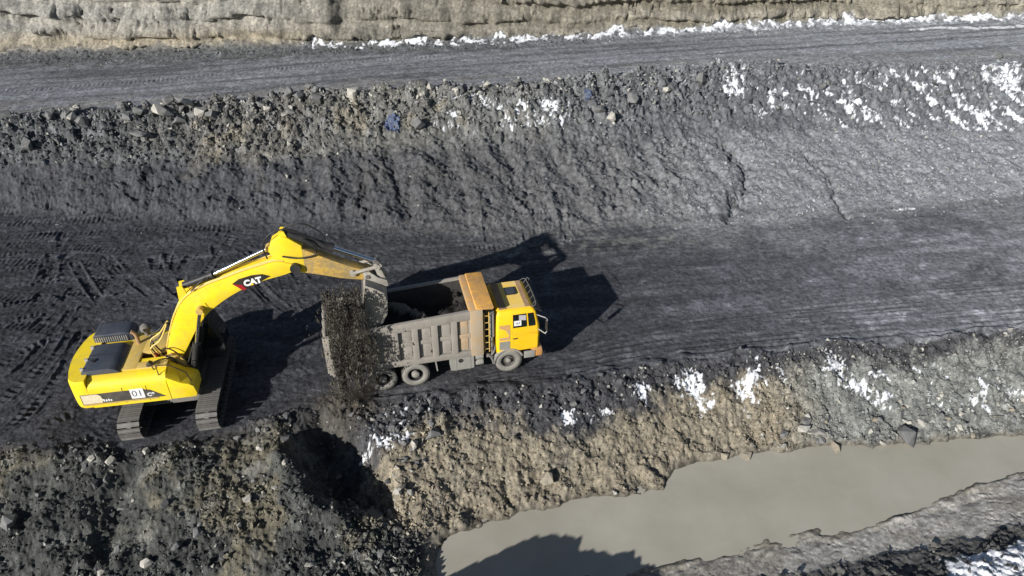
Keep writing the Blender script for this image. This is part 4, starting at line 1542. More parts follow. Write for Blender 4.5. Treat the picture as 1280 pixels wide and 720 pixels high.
def wheel(x, y_, side, rimm):
    wo = link('wheel', ty_, None, tk, (x, y_, TR_ + .005), (0, random.random() * 6, 0 if side < 0 else math.pi))
    link('tread', lug_me, None, wo)
    if rimm:
        link('rim', rimm, None, wo)
        link('hub', hub_me if rimm is rim_rm else hubf_me, None, wo)


for s_ in (-1, 1):
    wheel(0, s_ * 1.06, s_, rim_fm)
    for x in (-WB, -WB - TD):
        wheel(x, s_ * 1.09, s_, rim_rm)
        wheel(x, s_ * .74, s_, None)
ax_ = MB()
for x in (0, -WB, -WB - TD):
    ax_.cyl((x, -1.0, TR_), (x, 1.0, TR_), .09, n=12)
    if x:
        ax_.cyl((x, -.3, TR_), (x, .3, TR_), .24, n=14)
ax_.build('axles', 'inner', tk)
# cab
CBR = -.5
cb_ = MB()
sec = []
for z_, x0, x1, hw_ in ((1.05, CBR, 1.30, 1.19), (1.9, CBR, 1.33, 1.22), (2.15, CBR, 1.31, 1.21), (2.85, CBR + .02, 1.17, 1.13), (2.98, CBR + .06, 1.08, 1.07), (3.04, CBR + .14, .98, .99)):
    r_ = .12
    ring = []
    for cx, cy, a0 in ((x1 - r_, hw_ - r_, 0), (x0 + r_, hw_ - r_, 90), (x0 + r_, -hw_ + r_, 180), (x1 - r_, -hw_ + r_, 270)):
        for i in range(4):
            a = R(a0 + 30 * i)
            ring.append((cx + r_ * math.cos(a), cy + r_ * math.sin(a), z_))
    sec.append(ring)
cb_.loft(sec)
cab_ = cb_.build('cab', 'cab', tk, smooth=45)
MB().prism([(CBR + .18, 3.046), (.96, 3.046), (.96, 3.052), (CBR + .18, 3.052)], -.97, .97).build('roof_skin', 'roof', cab_)
MB().prism([(CBR + .17, 3.054), (-.08, 3.054), (-.02, 3.062), (CBR + .17, 3.062)], -.97, .97).build('rusty_roof_patch', 'rust', cab_)
MB().prism([(.74, 3.054), (.95, 3.054), (.95, 3.060), (.74, 3.060)], -.96, .96).build('rusty_roof_edge', 'rust', cab_)
rh = MB()
rh.prism(rrect(.15, .62, -.02, .5, .04), 3.05, 3.10, 'z')
rho = rh.build('roof_hatch', 'black', cab_)
MB().prism(rrect(.21, .56, .04, .44, .03), 3.10, 3.108, 'z').build('hatch_glass', 'hood', rho)
for s_ in (-1, 1):
    dz_ = MB()
    # door skin and seams, following the flank
    def fy(z_):
        return s_ * (np.interp(z_, [1.05, 1.9, 2.15, 2.85], [1.19, 1.22, 1.21, 1.13]) + .008)
    def skin(poly, off=0.0):
        m_ = MB()
        a = [(x, fy(z) + s_ * off, z) for x, z in poly]
        b = [(x, fy(z) + s_ * (off - .03), z) for x, z in poly]
        n = len(poly)
        m_.add(a + b, [tuple(range(n)), tuple(range(2 * n - 1, n - 1, -1))] + [(i, (i + 1) % n, (i + 1) % n + n, i + n) for i in range(n)])
        return m_
    door = skin([(.12, 1.35), (.45, 1.35), (.66, 1.12), (1.22, 1.12), (1.22, 1.9), (1.2, 2.15), (1.2, 2.3), (.12, 2.3), (.12, 1.9)], .004).build('door', 'cab', cab_)
    skin([(.19, 2.24), (.77, 2.24), (.74, 2.84), (.19, 2.84)], .006).build('door_window', 'glass', door)
    skin([(.84, 2.24), (1.13, 2.24), (1.10, 2.5), (1.04, 2.84), (.80, 2.84)], .006).build('quarter_window', 'glass', door)
    MB().box(.18, .36, fy(1.7) - .02, fy(1.7) + .02, 1.68, 1.73).build('door_handle', 'black', door)
    skin([(CBR + .12, 1.2), (.06, 1.2), (.06, 1.62), (CBR + .12, 1.62)], .003).build('dusty_lower_panel', 'tank', cab_)
    skin([(CBR + .12, 1.68), (.06, 1.68), (.06, 1.9), (.06, 2.15), (.06, 2.42), (CBR + .12, 2.42)], .003).build('dusty_rear_panel', 'bedorange', cab_)
    if s_ < 0:
        pp = skin([(.23, 2.33), (.53, 2.33), (.53, 2.56), (.23, 2.56)], .012).build('paper_notice', 'paper', door)
        text_mesh('notice_digits', '163', .13, 'digit', pp, (.38, fy(2.445) - .016, 2.445), (R(83), 0, 0), 0, .002, .002)
        skin([(.44, 2.58), (.73, 2.54), (.72, 2.78), (.44, 2.80)], .010).build('window_curtain', 'paperdim', door)
    # arch
    ar = MB()
    arc = [(.66 * math.cos(R(a)), .56 + .66 * math.sin(R(a))) for a in range(20, 181, 16)]
    arc2 = [(.58 * math.cos(R(a)), .56 + .58 * math.sin(R(a))) for a in range(180, 19, -16)]
    ar.prism(arc + arc2, s_ * 1.24 if s_ > 0 else -1.24, s_ * .92)
    ar.build('mudguard', 'tank', tk, bevel=.008)
    sp2 = MB()
    sp2.box(.66, 1.12, s_ * 1.2 - .03, s_ * 1.2 + .03, .62, .95)
    sp2.box(.68, 1.1, s_ * 1.12 - .12, s_ * 1.12 + .12, .66, .70)
    sp2.build('cab_step', 'tank', tk, bevel=.01)
    # mirror on a tube frame
    mo = MB()
    yb_ = s_ * 1.2
    ym = s_ * 1.52
    mo.tube([(1.18, yb_, 2.75), (1.45, ym, 2.78), (1.52, ym, 2.7), (1.52, ym, 2.08), (1.45, ym, 2.0), (1.25, yb_, 2.02)], .022, 6)
    mob = mo.build('mirror_bracket', 'silver', tk)
    MB().box(1.47, 1.53, ym - .1, ym + .1, 2.16, 2.62).build('mirror', 'black', mob, bevel=.015)
ws_ = MB()
ws_.add([(1.335, -1.02, 1.98), (1.335, 1.02, 1.98), (1.20, .98, 2.78), (1.20, -.98, 2.78)], [(0, 1, 2, 3)])
ws_.build('windscreen', 'glass', cab_)
gr_ = MB()
for k in range(4):
    gr_.box(1.32, 1.345, -.8, .8, 1.3 + k * .13, 1.38 + k * .13)
gr_.build('front_grille', 'black', cab_)
bp_ = MB()
bp_.prism([(1.05, .62), (1.42, .62), (1.46, .8), (1.42, 1.04), (1.05, 1.04)], -1.2, 1.2)
bpo = bp_.build('bumper', 'orange', tk, bevel=.03)
for s_ in (-1, 1):
    MB().box(1.40, 1.475, s_ * .95 - .14, s_ * .95 + .14, .74, .94).build('headlight', 'silver', bpo, bevel=.015)
vz = MB()
vz.prism([(1.12, 2.92), (1.42, 2.72), (1.44, 2.75), (1.13, 2.97)], -1.0, 1.0)
vz.build('sun_visor', 'black', cab_)
rb = MB()
rb.tube(spl([(.95, -.98, 3.04), (1.14, -1.0, 3.1), (1.2, -.8, 3.16), (1.22, 0, 3.18), (1.2, .8, 3.16), (1.14, 1.0, 3.1), (.95, .98, 3.04)], 24), .013, 6)
for k in range(5):
    y_ = -.8 + .4 * k
    rb.tube([(1.2, y_, 3.16), (1.06, y_, 2.98)], .009, 5)
rb.build('roof_rail', 'grey', cab_)
# behind the cab
ai = MB()
ai.prism(rrect(-.78, -.56, -1.16, -.86, .06), 1.9, 3.05, 'z')
ai.build('air_intake', 'tank', tk, smooth=50)
ex2 = MB()
ex2.cyl((-.66, -1.0, .95), (-.66, -1.0, 1.9), .08, n=12)
ex2.tube(spl([(-.6, -.9, 1.5), (-.55, -1.1, 1.25), (-.7, -1.15, 1.0), (-.9, -1.1, .9)], 10), .05, 7)
ex2.tube(spl([(-.9, -1.12, 1.1), (-.7, -1.2, .85), (-.62, -1.18, .55)], 8), .06, 7)
ex2.box(-.9, -.55, -.8, .8, 1.1, 1.5)
ex2.build('engine_pipework', 'grey', tk, bevel=.006)
# fuel tank and air reservoirs, right side
ft = MB()
ft.prism(rrect(-2.42, -1.45, .48, 1.14, .06), -1.2, -.6)
fto = ft.build('fuel_tank', 'tank', tk, smooth=50)
MB().cyl((-2.0, -1.215, .95), (-2.0, -1.19, .95), .1).build('filler_cap', 'hub', fto)
for x in (-2.2, -1.62):
    MB().box(x - .025, x + .025, -1.21, -.6, .47, 1.15).build('tank_strap', 'tank', fto)
at_ = MB()
at_.cyl((-1.38, -1.05, .95), (-1.05, -1.05, .95), .14, n=16)
at_.cyl((-1.38, -1.05, .65), (-1.05, -1.05, .65), .14, n=16)
at_.build('air_reservoir', 'tank', tk, bevel=.02)
ft = MB()
ft.prism(rrect(-2.42, -1.45, .5, 1.1, .06), .6, 1.18)
ft.build('battery_box', 'tank', tk, smooth=50)
for s_ in (-1, 1):
    MB().prism([(-3.05, 1.15), (-3.0, 1.15), (-2.95, .6), (-3.0, .6)], s_ * 1.0 - .22, s_ * 1.0 + .22).build('mud_flap', 'tank', tk)

# tipping bed
BX0, BX1, BZ0 = -7.08, -1.06, 1.22
YW = 1.17


def rimz(x):
    return np.interp(x, [BX0, BX1], [3.02, 3.42])


bd = MB()
bd.box(BX0, BX1, -YW, YW, BZ0, BZ0 + .1)
bd.box(BX1 - .10, BX1 - .04, -YW, YW, BZ0 + .1, 3.42)
bed = bd.build('bed', 'bed', tk, bevel=.01)
for s_ in (-1, 1):
    wl_ = MB()
    wl_.prism([(BX0, BZ0 + .1), (BX1 - .1, BZ0 + .1), (BX1 - .1, rimz(BX1)), (BX0, rimz(BX0))], s_ * YW - .03, s_ * YW + .03)
    wo_ = wl_.build('side_wall', 'bed', bed)
    rl_ = MB()
    rl_.prism([(BX0, rimz(BX0) - .36), (BX1 - .1, rimz(BX1) - .36), (BX1 - .1, rimz(BX1) + .02), (BX0, rimz(BX0) + .02)], s_ * (YW + .02), s_ * (YW + .15))
    rl_.build('top_rail', 'bed', bed, bevel=.02)
    rl_ = MB()
    rl_.prism([(BX0, BZ0 - .04), (BX1 - .1, BZ0 - .04), (BX1 - .1, BZ0 + .24), (BX0, BZ0 + .24)], s_ * (YW + .02), s_ * (YW + .15))
    rl_.build('bottom_rail', 'bed', bed, bevel=.02)
    for k in range(8):
        x = -2.21 - .775 * k
        if x < BX0 + .35:
            break
        rb_ = MB()
        wv = .12
        rb_.box(x - wv, x + wv, s_ * (YW + .02), s_ * (YW + .16), BZ0 + .2, rimz(x) - .3)
        rb_.build('side_rib', 'bed', bed, bevel=.015)
        if x > BX0 + .9 or s_ > 0:
            mr_ = MB()
            zm = (BZ0 + .24 + rimz(x) - .36) / 2
            mr_.box(max(x - .66, BX0 + .1), x - .12, s_ * (YW + .02), s_ * (YW + .085), zm - .09, zm + .09)
            mr_.build('mid_rail', 'bed', bed, bevel=.012)
            if s_ < 0:
                for z0_, z1_ in ((BZ0 + .29, zm - .14), (zm + .14, rimz(x) - .42)):
                    MB().box(x - .47, x - .15, s_ * (YW + .05), s_ * (YW + .02), z0_, z1_).build('side_panel', 'bed', bed, bevel=.01)
    MB().box(-2.02, -1.66, s_ * (YW + .05), s_ * (YW + .02), BZ0 + .3, 2.1).build('side_panel', 'bedmix', bed, bevel=.01)
    MB().box(-2.02, -1.66, s_ * (YW + .05), s_ * (YW + .02), 2.32, 2.92).build('side_panel', 'bedmix', bed, bevel=.01)
    MB().box(-2.08, -1.57, s_ * (YW + .02), s_ * (YW + .085), 2.12, 2.30).build('mid_rail', 'bedmix', bed, bevel=.012)
    # coal-blackened lining
    MB().prism([(BX0 + .02, BZ0 + .12), (BX1 - .11, BZ0 + .12), (BX1 - .11, rimz(BX1) - .05), (BX0 + .02, rimz(BX0) - .05)], s_ * (YW - .035), s_ * (YW - .045)).build('bed_lining', 'lining', bed)
    ps = MB()
    ps.box(BX1 - .50, BX1 + .0, s_ * (YW + .02), s_ * (YW + .17), BZ0 - .02, 3.44)
    ps.build('front_post', 'bedmix', bed, bevel=.02)
    ps = MB()
    ps.box(BX0 - .03, BX0 + .16, s_ * (YW + .0), s_ * (YW + .18), BZ0 - .06, 3.06)
    ps.build('rear_post', 'bed', bed, bevel=.02)
tg = MB()
tg.box(BX0 - .10, BX0 - .035, -YW - .1, YW + .1, BZ0 - .02, 2.98)
for k in range(5):
    y_ = -1.1 + .55 * k
    tg.box(BX0 - .17, BX0 - .10, y_ - .07, y_ + .07, BZ0, 2.95)
tg.build('tailgate', 'bed', bed, bevel=.012)
MB().box(BX1 - .125, BX1 - .105, -YW + .05, YW - .05, BZ0 + .12, 3.30).build('bed_lining', 'lining', bed)
hb = MB()
hb.box(-1.58, -1.18, -YW - .13, YW + .13, 3.2, 3.46)
hb.build('headboard_beam', 'bedorange', bed, bevel=.06)
hv = MB()
hv.prism([(-1.32, 3.465), (-1.28, 3.51), (-.62, 3.50), (-.60, 3.46), (-.66, 3.38), (-1.2, 3.44)], -YW - .14, YW + .14)
hv.build('cab_guard', 'guard', bed, bevel=.012)
lad = MB()
for x in (-1.0, -.80):
    lad.tube([(x, -1.24, 1.25), (x, -1.24, 3.22)], .022, 6)
for k in range(6):
    lad.tube([(-1.0, -1.24, 1.4 + .33 * k), (-.80, -1.24, 1.4 + .33 * k)], .018, 6)
for z_ in (1.6, 3.1):
    lad.tube([(-1.08, -1.2, z_), (-1.0, -1.24, z_)], .02, 6)
lad.build('ladder', 'ochre', bed)
hy = MB()
hy.cyl((-1.0, 0, 1.1), (-1.0, 0, 3.1), .1, n=14)
hy.build('hoist_cylinder', 'black', tk)

# load inside the bed
n1_, n2_ = 64, 26
lx_ = np.linspace(BX0 + .02, BX1 - .12, n1_)
ly_ = np.linspace(-YW + .035, YW - .035, n2_)
LX, LY = np.meshgrid(lx_, ly_)
hz_ = 2.15 + .4 * np.exp(-((LX + 5.6) / 1.3) ** 2 - (LY / .9) ** 2) + .15 * fbm(LX * 1.2, LY * 1.2, 3, 301) + .1 * fbm(LX * 5, LY * 5, 2, 305)
rdg = np.exp(-((LX + 3.95) / .85) ** 2 - ((LY - .72 + .58 * (LX + 4.0)) / .30) ** 2)
hz_ += .62 * rdg
pale = rdg + .25 * fbm(LX * 3, LY * 3, 2, 308)
cl_ = np.where((pale > .5)[..., None], np.array([.24, .21, .165]), np.array([.028, .027, .026])) * (1 + .3 * fbm(LX * 6, LY * 6, 2, 311))[..., None]
i2 = np.arange(n1_ * n2_).reshape(n2_, n1_)
me = np_mesh('load', np.stack([LX, LY, hz_], -1).reshape(-1, 3), quads=np.stack([i2[:-1, :-1], i2[:-1, 1:], i2[1:, 1:], i2[1:, :-1]], -1).reshape(-1, 4), colors=np.clip(cl_, .01, .9).reshape(-1, 3), smooth=True)
ldo = link('earth_load', me, M['rubble'])
ldo.location = (TR_C[0], TR_C[1], 0)
ldo.rotation_euler = (0, 0, TR_YAW)
tag(ldo, 'dark coal and pale earth lying in the truck bed', 'earth', kind='stuff')

# ------------------------------------------------------------------ rocks
def hull(seed, npts, flat, r0=.36, r1=.6):
    r_ = random.Random(seed)
    bm = bmesh.new()
    for k in range(npts):
        z_ = r_.uniform(-1, 1)
        a_ = r_.uniform(0, 6.283)
        q_ = math.sqrt(1 - z_ * z_)
        rad = r_.uniform(r0, r1)
        bm.verts.new((rad * q_ * math.cos(a_), rad * q_ * math.sin(a_) * .85, rad * z_ * flat))
    res = bmesh.ops.convex_hull(bm, input=bm.verts)
    bmesh.ops.delete(bm, geom=[g for g in res['geom_interior'] if isinstance(g, bmesh.types.BMVert)], context='VERTS')
    bmesh.ops.recalc_face_normals(bm, faces=bm.faces)
    return bm


def rock_mesh(seed, sub=1, flat=1.0, cuts=5):
    bm = hull(seed, 15, flat)
    bmesh.ops.bevel(bm, geom=list(bm.edges), offset=.012, segments=1, affect='EDGES', clamp_overlap=True)
    me_ = bpy.data.meshes.new('rock')
    bm.to_mesh(me_)
    bm.free()
    return me_


def stone_mat(name, c):
    return mat_simple(name, c, .88, 0, .3, 5, tuple(min(1, q_ * 1.35) for q_ in c), .6, .6, .25)


SM_ = {'dark': stone_mat('dark_stone', (.075, .075, .078)), 'grey': stone_mat('grey_stone', (.14, .14, .138)), 'pale': stone_mat('pale_stone', (.34, .325, .29)),
       'mud': stone_mat('mud_stone', (.23, .205, .16)), 'snowy': M['snow']}
RV = {}
for nm_ in SM_:
    RV[nm_] = []
    for k in range(7):
        rm = rock_mesh(100 + k, 2, (.62, .75, .9, .5, .8, .35, .7)[k], 7)
        rm.materials.append(SM_[nm_])
        RV[nm_].append(rm)


def put_rock(p, size, tone, label, group, var=None, name='rock', tilt=None, sink=.18):
    r_ = random
    me_ = RV[tone][r_.randrange(7) if var is None else var]
    o = bpy.data.objects.new(name, me_)
    col.objects.link(o)
    s_ = size
    o.scale = (s_ * r_.uniform(.9, 1.2), s_ * r_.uniform(.8, 1.1), s_ * r_.uniform(.85, 1.15))
    o.rotation_euler = tilt or (r_.uniform(-.5, .5), r_.uniform(-.5, .5), r_.uniform(0, 6.28))
    hz = np.mean([height(p[0] + dx, p[1] + dy)[0] for dx, dy in ((0, 0), (size * .25, 0), (-size * .25, 0), (0, size * .25), (0, -size * .25))])
    o.location = (p[0], p[1], hz + size * .26)
    tag(o, label, 'rock', group)
    return o


nrock = 0
# single rocks that the photograph shows by themselves
solo = [
    (38, 186, .95, 'grey', 2, 'big rounded grey boulder lodged below the upper road edge'),
    (203, 144, 1.2, 'pale', 3, 'long pale slab tilted on the berm of the upper road'),
    (231, 138, 1.35, 'pale', 5, 'broad flat pale slab lying on top of the berm of the upper road'),
    (250, 143, .75, 'pale', 1, 'upright pale block beside the flat slab on the berm'),
    (268, 152, .8, 'grey', 0, 'grey wedge rock just below the pale slabs on the berm'),
    (180, 178, 1.1, 'grey', 5, 'flat brown-grey ledge slab sticking out of the dark bank'),
    (166, 160, .6, 'pale', 5, 'thin pale slab lying flat in the dark bank rubble'),
    (335, 139, .55, 'pale', 1, 'small pale upright stone on the road berm above a bare brown patch'),
    (361, 181, .4, 'pale', 2, 'lone pale egg-shaped stone on the bare brown bank'),
    (359, 223, .35, 'pale', 2, 'small pale stone low on the dark bank'),
    (524, 161, .95, 'grey', 0, 'angular brown-grey boulder beside the blue plastic sheet'),
    (766, 150, .75, 'pale', 2, 'bright rounded block alone on the middle of the bank'),
    (748, 140, .8, 'grey', 0, 'brownish flat boulder beside the bright rounded block'),
    (790, 128, .9, 'grey', 3, 'grey flat boulder below the bend of the upper road'),
    (876, 105, 1.0, 'grey', 1, 'grey pointed boulder at the left end of the snowy face'),
    (833, 116, .7, 'pale', 3, 'pale flat stone on the crest left of the snowy face'),
    (683, 602, .75, 'mud', 1, 'single square block standing in the mud above the pool with a black shadow'),
    (1130, 547, .95, 'grey', 0, 'large grey wedge boulder at the water line of the pool'),
    (1042, 563, .6, 'mud', 2, 'rounded rock standing in the pool water'),
    (1002, 540, .7, 'pale', 3, 'pale slab on the shore beside the muddy fan'),
    (1020, 547, .8, 'pale', 5, 'pale broken slab at the water edge beside the muddy fan'),
    (1008, 530, .5, 'grey', 1, 'grey block behind the pale slabs on the shore'),
    (930, 576, .55, 'mud', 5, 'muddy flat rock at the tip of the muddy fan'),
    (905, 573, .4, 'mud', 1, 'small muddy rock beside the tip of the muddy fan'),
    (843, 612, .4, 'pale', 3, 'pale flat stone at the corner of the mud shore'),
    (876, 613, .25, 'mud', 5, 'little stone breaking the water surface'),
    (725, 634, .25, 'pale', 3, 'little pale stone in the shallows off the mud slope'),
    (540, 545, .6, 'grey', 2, 'rounded grey boulder beside the snowy rubble patch'),
    (517, 560, .5, 'pale', 2, 'pale rounded stone at the foot of the snowy rubble patch'),
    (497, 617, .35, 'pale', 2, 'pale stone on the edge of the shaded hollow'),
    (512, 618, .35, 'pale', 0, 'second pale stone on the edge of the shaded hollow'),
    (388, 709, .35, 'pale', 5, 'flat pale stone among the rubble below the shaded hollow'),
    (140, 578, .45, 'pale', 3, 'pale sliver of rock on the spoil heap below the tracks'),
    (12, 657, .6, 'grey', 1, 'pale grey block in a dark pocket of the spoil heap'),
]
for u_, v_, sz, tone, var, lab in solo:
    put_rock(hit(u_, v_), sz * (1.25 if v_ < 200 else 1.1), tone, lab, None, var)
    nrock += 1

area = (hw[:, None] * np.gradient(rows)[:, None]) * np.ones_like(GX)
vis = (GX > -58) & (GX < 58) & (rows[:, None] > 11) & (rows[:, None] < 66) & (U > -30) & (U < 1310)
wet = (HT < WZ + .02) & (S > 4.5)
vis &= ~wet
lx, ly = local(GX, GY, EX_C, UC_YAW)
offm = ~((np.abs(lx) < 2.7) & (np.abs(ly) < 1.9))
lx, ly = local(GX, GY, TR_C, TR_YAW)
offm &= ~((lx > -7.3) & (lx < 1.6) & (np.abs(ly) < 1.4))
vis &= offm


def pick(mask, n):
    p = (np.clip(mask, 0, None) * area * vis).ravel()
    p = p / p.sum()
    idx = RNG.choice(len(p), n, p=p)
    x = GX.ravel()[idx] + RNG.uniform(-.04, .04, n)
    yq = GY.ravel()[idx] + RNG.uniform(-.04, .04, n)
    return x, yq, idx


crest = np.exp(-((S - 1.10) / .10) ** 2)
groups = [
    # mask, count, size range, tones, label, group
    (crest * (U < 470), 74, (.38, 1.05), ('dark', 'grey', 'grey', 'grey', 'pale'), 'rock in the rubble berm left of the blue plastic sheet', 'rocks along the upper road edge, left part'),
    (crest * (U > 510) * (U < 720), 42, (.34, .8), ('dark', 'grey', 'grey', 'pale'), 'rock in the snow-speckled rubble right of the blue plastic sheet', 'rocks along the upper road edge, middle part'),
    (np.exp(-((S - 1.25) / .25) ** 2) * (U > 740) * (U < 1290), 28, (.34, .7), ('dark', 'grey', 'grey'), 'rock lying in the snow-streaked face below the upper road', 'rocks in the snowy face'),
    (rub_left * (U < 200) * (S > 1.2), 20, (.35, .7), ('dark', 'grey'), 'rock in the loose dark bank below the upper road', 'rocks in the dark bank'),
    (heap * (S < 6.3), 45, (.22, .45), ('dark', 'grey', 'grey', 'pale'), 'rock on the dark spoil heap below the excavator', 'rocks on the spoil heap'),
    (np.exp(-((U - 505) / 28) ** 2) * W_em * (S < 4.55), 22, (.25, .42), ('dark', 'grey', 'dark', 'grey'), 'block in the snowy rubble patch below the truck', 'blocks of the snowy rubble patch'),
    (W_em * (U > 560) * (S < 4.25) * (U < 1000), 20, (.25, .45), ('dark', 'dark', 'grey'), 'block along the near edge of the pit floor', 'blocks along the pit floor edge'),
    (W_em * (U > 970) * sst(4.55, 4.8, S), 30, (.25, .5), ('grey', 'mud', 'grey', 'pale'), 'stone along the far shore of the pool', 'stones along the far shore'),
]
TONEW = {'dark': 'black', 'grey': 'grey', 'pale': 'pale', 'mud': 'mud-brown'}
SHAPEW = ['squat', 'blunt', 'rounded', 'flat', 'chunky', 'slab-like', 'wedge-shaped']
for mask, n, (a, b), tones, lab, grp in groups:
    x, yq, idx = pick(mask.astype(float), n)
    for k in range(n):
        f_ = random.random() ** 2.2
        var = random.randrange(7)
        tone = random.choice(tones)
        szw = 'small' if f_ < .12 else ('mid-sized' if f_ < .45 else 'big')
        put_rock((x[k], yq[k]), a + (b - a) * f_, tone, szw + ' ' + TONEW[tone] + ' ' + SHAPEW[var] + ' ' + lab, grp, var)
        nrock += 1

# ------------------------------------------------------------------ small rubble (uncountable)
def small_variants(n=10):
    out = []
    for k in range(n):
        bm = hull(500 + k, 8, .7)
        bm.verts.index_update()
        v_ = np.array([v.co[:] for v in bm.verts], np.float32)
        f_ = np.array([[q_.index for q_ in f.verts] for f in bm.faces], np.int32)
        bm.free()
        out.append((v_, f_))
    return out


SV = small_variants()


def rot_mats(n, spread=None):
    a = RNG.uniform(0, 2 * np.pi, (n, 3)) if spread is None else RNG.normal(0, spread, (n, 3))
    cx, cy, cz = np.cos(a).T
    sx_, sy_, sz_ = np.sin(a).T
    Rm = np.empty((n, 3, 3), np.float32)
    Rm[:, 0, 0] = cy * cz
    Rm[:, 0, 1] = sx_ * sy_ * cz - cx * sz_
    Rm[:, 0, 2] = cx * sy_ * cz + sx_ * sz_
    Rm[:, 1, 0] = cy * sz_
    Rm[:, 1, 1] = sx_ * sy_ * sz_ + cx * cz
    Rm[:, 1, 2] = cx * sy_ * sz_ - sx_ * cz
    Rm[:, 2, 0] = -sy_
    Rm[:, 2, 1] = sx_ * cy
    Rm[:, 2, 2] = cx * cy
    return Rm


def swarm(name, P, sizes, colors, label, cat, scl=None, parent=None, vars_=None):
    vars_ = vars_ or SV
    n = len(P)
    which = RNG.integers(0, len(vars_), n)
    Rm = rot_mats(n)
    VV = []
    FF = []
    CC = []
    base_ = 0
    for k, (v_, f_) in enumerate(vars_):
        ix = np.nonzero(which == k)[0]
        if len(ix) == 0:
            continue
        loc_ = np.einsum('nij,vj->nvi', Rm[ix], v_) * sizes[ix][:, None, None]
        if scl is not None:
            loc_ = loc_ * scl
        w_ = loc_ + P[ix][:, None, :]
        VV.append(w_.reshape(-1, 3))
        FF.append((f_[None] + (np.arange(len(ix)) * len(v_))[:, None, None]).reshape(-1, 3) + base_)
        CC.append(np.repeat(colors[ix], len(v_), 0))
        base_ += len(ix) * len(v_)
    me_ = np_mesh(name, np.concatenate(VV), tris=np.concatenate(FF), colors=np.concatenate(CC))
    o = link(name, me_, M['rubble'], parent)
    if parent is None:
        tag(o, label, cat, kind='stuff')
    else:
        o['kind'] = 'stuff'
    return o


hollow_rub = np.exp(-((U - 470) / 40) ** 2) * sst(4.4, 5.0, S) * (1 - sst(6.2, 6.6, S))
zones = [
    (crest * (U < 960), 5000, .14, .6, 1.9, .10),
    (rub_up * (U < 900), 4600, .15, .5, 1.9, .09),
    (rub_left, 3500, .10, .55, 1.8, .06),
    (W_up * (U > 880), 3000, .10, .5, 1.6, .10),
    (W_ap, 4500, .06, .55, 1.9, .08),
    (W_ap * (U > 820), 2600, .075, .55, 1.7, .14),
    (heap * (S < 7) * (.2 + patchy), 12000, .06, .6, 1.9, .05),
    (hollow_rub, 1600, .14, .45, 1.9, .10),
    (W_em * (U > 440) * (1 - sst(4.2, 4.5, S)), 2600, .09, .5, 1.5, .10),
    (W_em * (U > 520) * (U < 1050), 7000, .06, .55, 1.4, .03),
    (W_em * (U > 940), 4600, .09, .55, 1.6, .16),
    (W_road * (1 - sst(.05, .22, S)) * (U < 960), 2200, .10, .45, 1.5, .05),
    (W_fl, 1300, .04, .35, 1.8, .06),
    (W_nb * (U > 700), 700, .14, .5, 1.3, .05),
]
PP = []
SS = []
CC_ = []
for mask, n, med, sig, br_, palef in zones:
    x, yq, idx = pick(mask.astype(float), n)
    sz = np.clip(med * np.exp(RNG.normal(0, sig, n)), .03, .34)
    h = height(x, yq)
    PP.append(np.stack([x, yq, h + sz * .12], -1))
    SS.append(sz)
    c = CV[idx] * (RNG.uniform(.6, br_, n)[:, None])
    pl = RNG.random(n) < palef
    c[pl] = np.array([.33, .32, .29]) * RNG.uniform(.6, 1.2, pl.sum())[:, None]
    CC_.append(c)
swarm('rubble', np.concatenate(PP), np.concatenate(SS), np.clip(np.concatenate(CC_), .012, .6), 'loose small stones and clods strewn over the banks and heaps', 'rubble')

# ------------------------------------------------------------------ earth falling from the bucket
def plane_pt(u, v, off):
    d = ray(u, v)
    n_ = np.array([-math.sin(TR_YAW), math.cos(TR_YAW), 0])
    t_ = (n_[:2] @ TR_C + off) / (n_ @ d)
    return np.array([0, 0, CAM_H]) + t_ * d


c_top = plane_pt(405, 352, -1.55)
FP = []
FS = []
FC = []
rr = random.Random(77)
tries = 0
NF = 22000
while len(FP) < NF and tries < 260000:
    tries += 1
    zq = rr.uniform(.05, 5.0)
    f = 1 - zq / 5.0
    a_ = -7.02 + .12 * f                       # left limit along the truck
    b_ = np.interp(f, [0, .15, .3, .45, .6, .8, 1], [-5.5, -5.45, -5.45, -5.15, -5.2, -5.55, -5.7])
    xl = rr.uniform(a_, b_)
    yl = rr.gauss(-1.66, .17) if zq < 3.2 else rr.gauss(-1.35, .32)
    if zq < 3.3 and yl > -1.36:
        continue
    # thinner to the right and towards the ground, in strands
    st_ = perlin(np.array([xl * 3.2]), np.array([zq * .45 + yl]), 321)[0] + .6 * perlin(np.array([xl * 8.0]), np.array([zq * 1.3]), 325)[0]
    e_ = (xl - a_) / (b_ - a_)
    pz = .7 - .5 * max(0, e_ - .55) / .45 - .45 * max(0, f - .55) / .45 + .9 * st_
    if rr.random() > pz:
        continue
    if rr.random() < .10:
        xl += rr.gauss(0, .35)
        yl -= abs(rr.gauss(0, .25))
    FP.append((xl, yl, zq))
    FS.append(min(.20, .024 * math.exp(rr.gauss(0, .65))))
    q_ = rr.random()
    FC.append((.058, .053, .043) if q_ < .6 else ((.03, .029, .026) if q_ < .84 else (.11, .10, .085)))
FP = np.array(FP)
c_, s_ = math.cos(TR_YAW), math.sin(TR_YAW)
FPw = np.stack([TR_C[0] + c_ * FP[:, 0] - s_ * FP[:, 1], TR_C[1] + s_ * FP[:, 0] + c_ * FP[:, 1], FP[:, 2]], -1)
octv = np.array([(1, 0, 0), (-1, 0, 0), (0, 1, 0), (0, -1, 0), (0, 0, 1), (0, 0, -1)], np.float32) * .55
octf = np.array([(0, 2, 4), (2, 1, 4), (1, 3, 4), (3, 0, 4), (2, 0, 5), (1, 2, 5), (3, 1, 5), (0, 3, 5)], np.int32)
ov = [(octv * RNG.uniform(.6, 1.3, (6, 1)).astype(np.float32), octf) for k in range(6)]
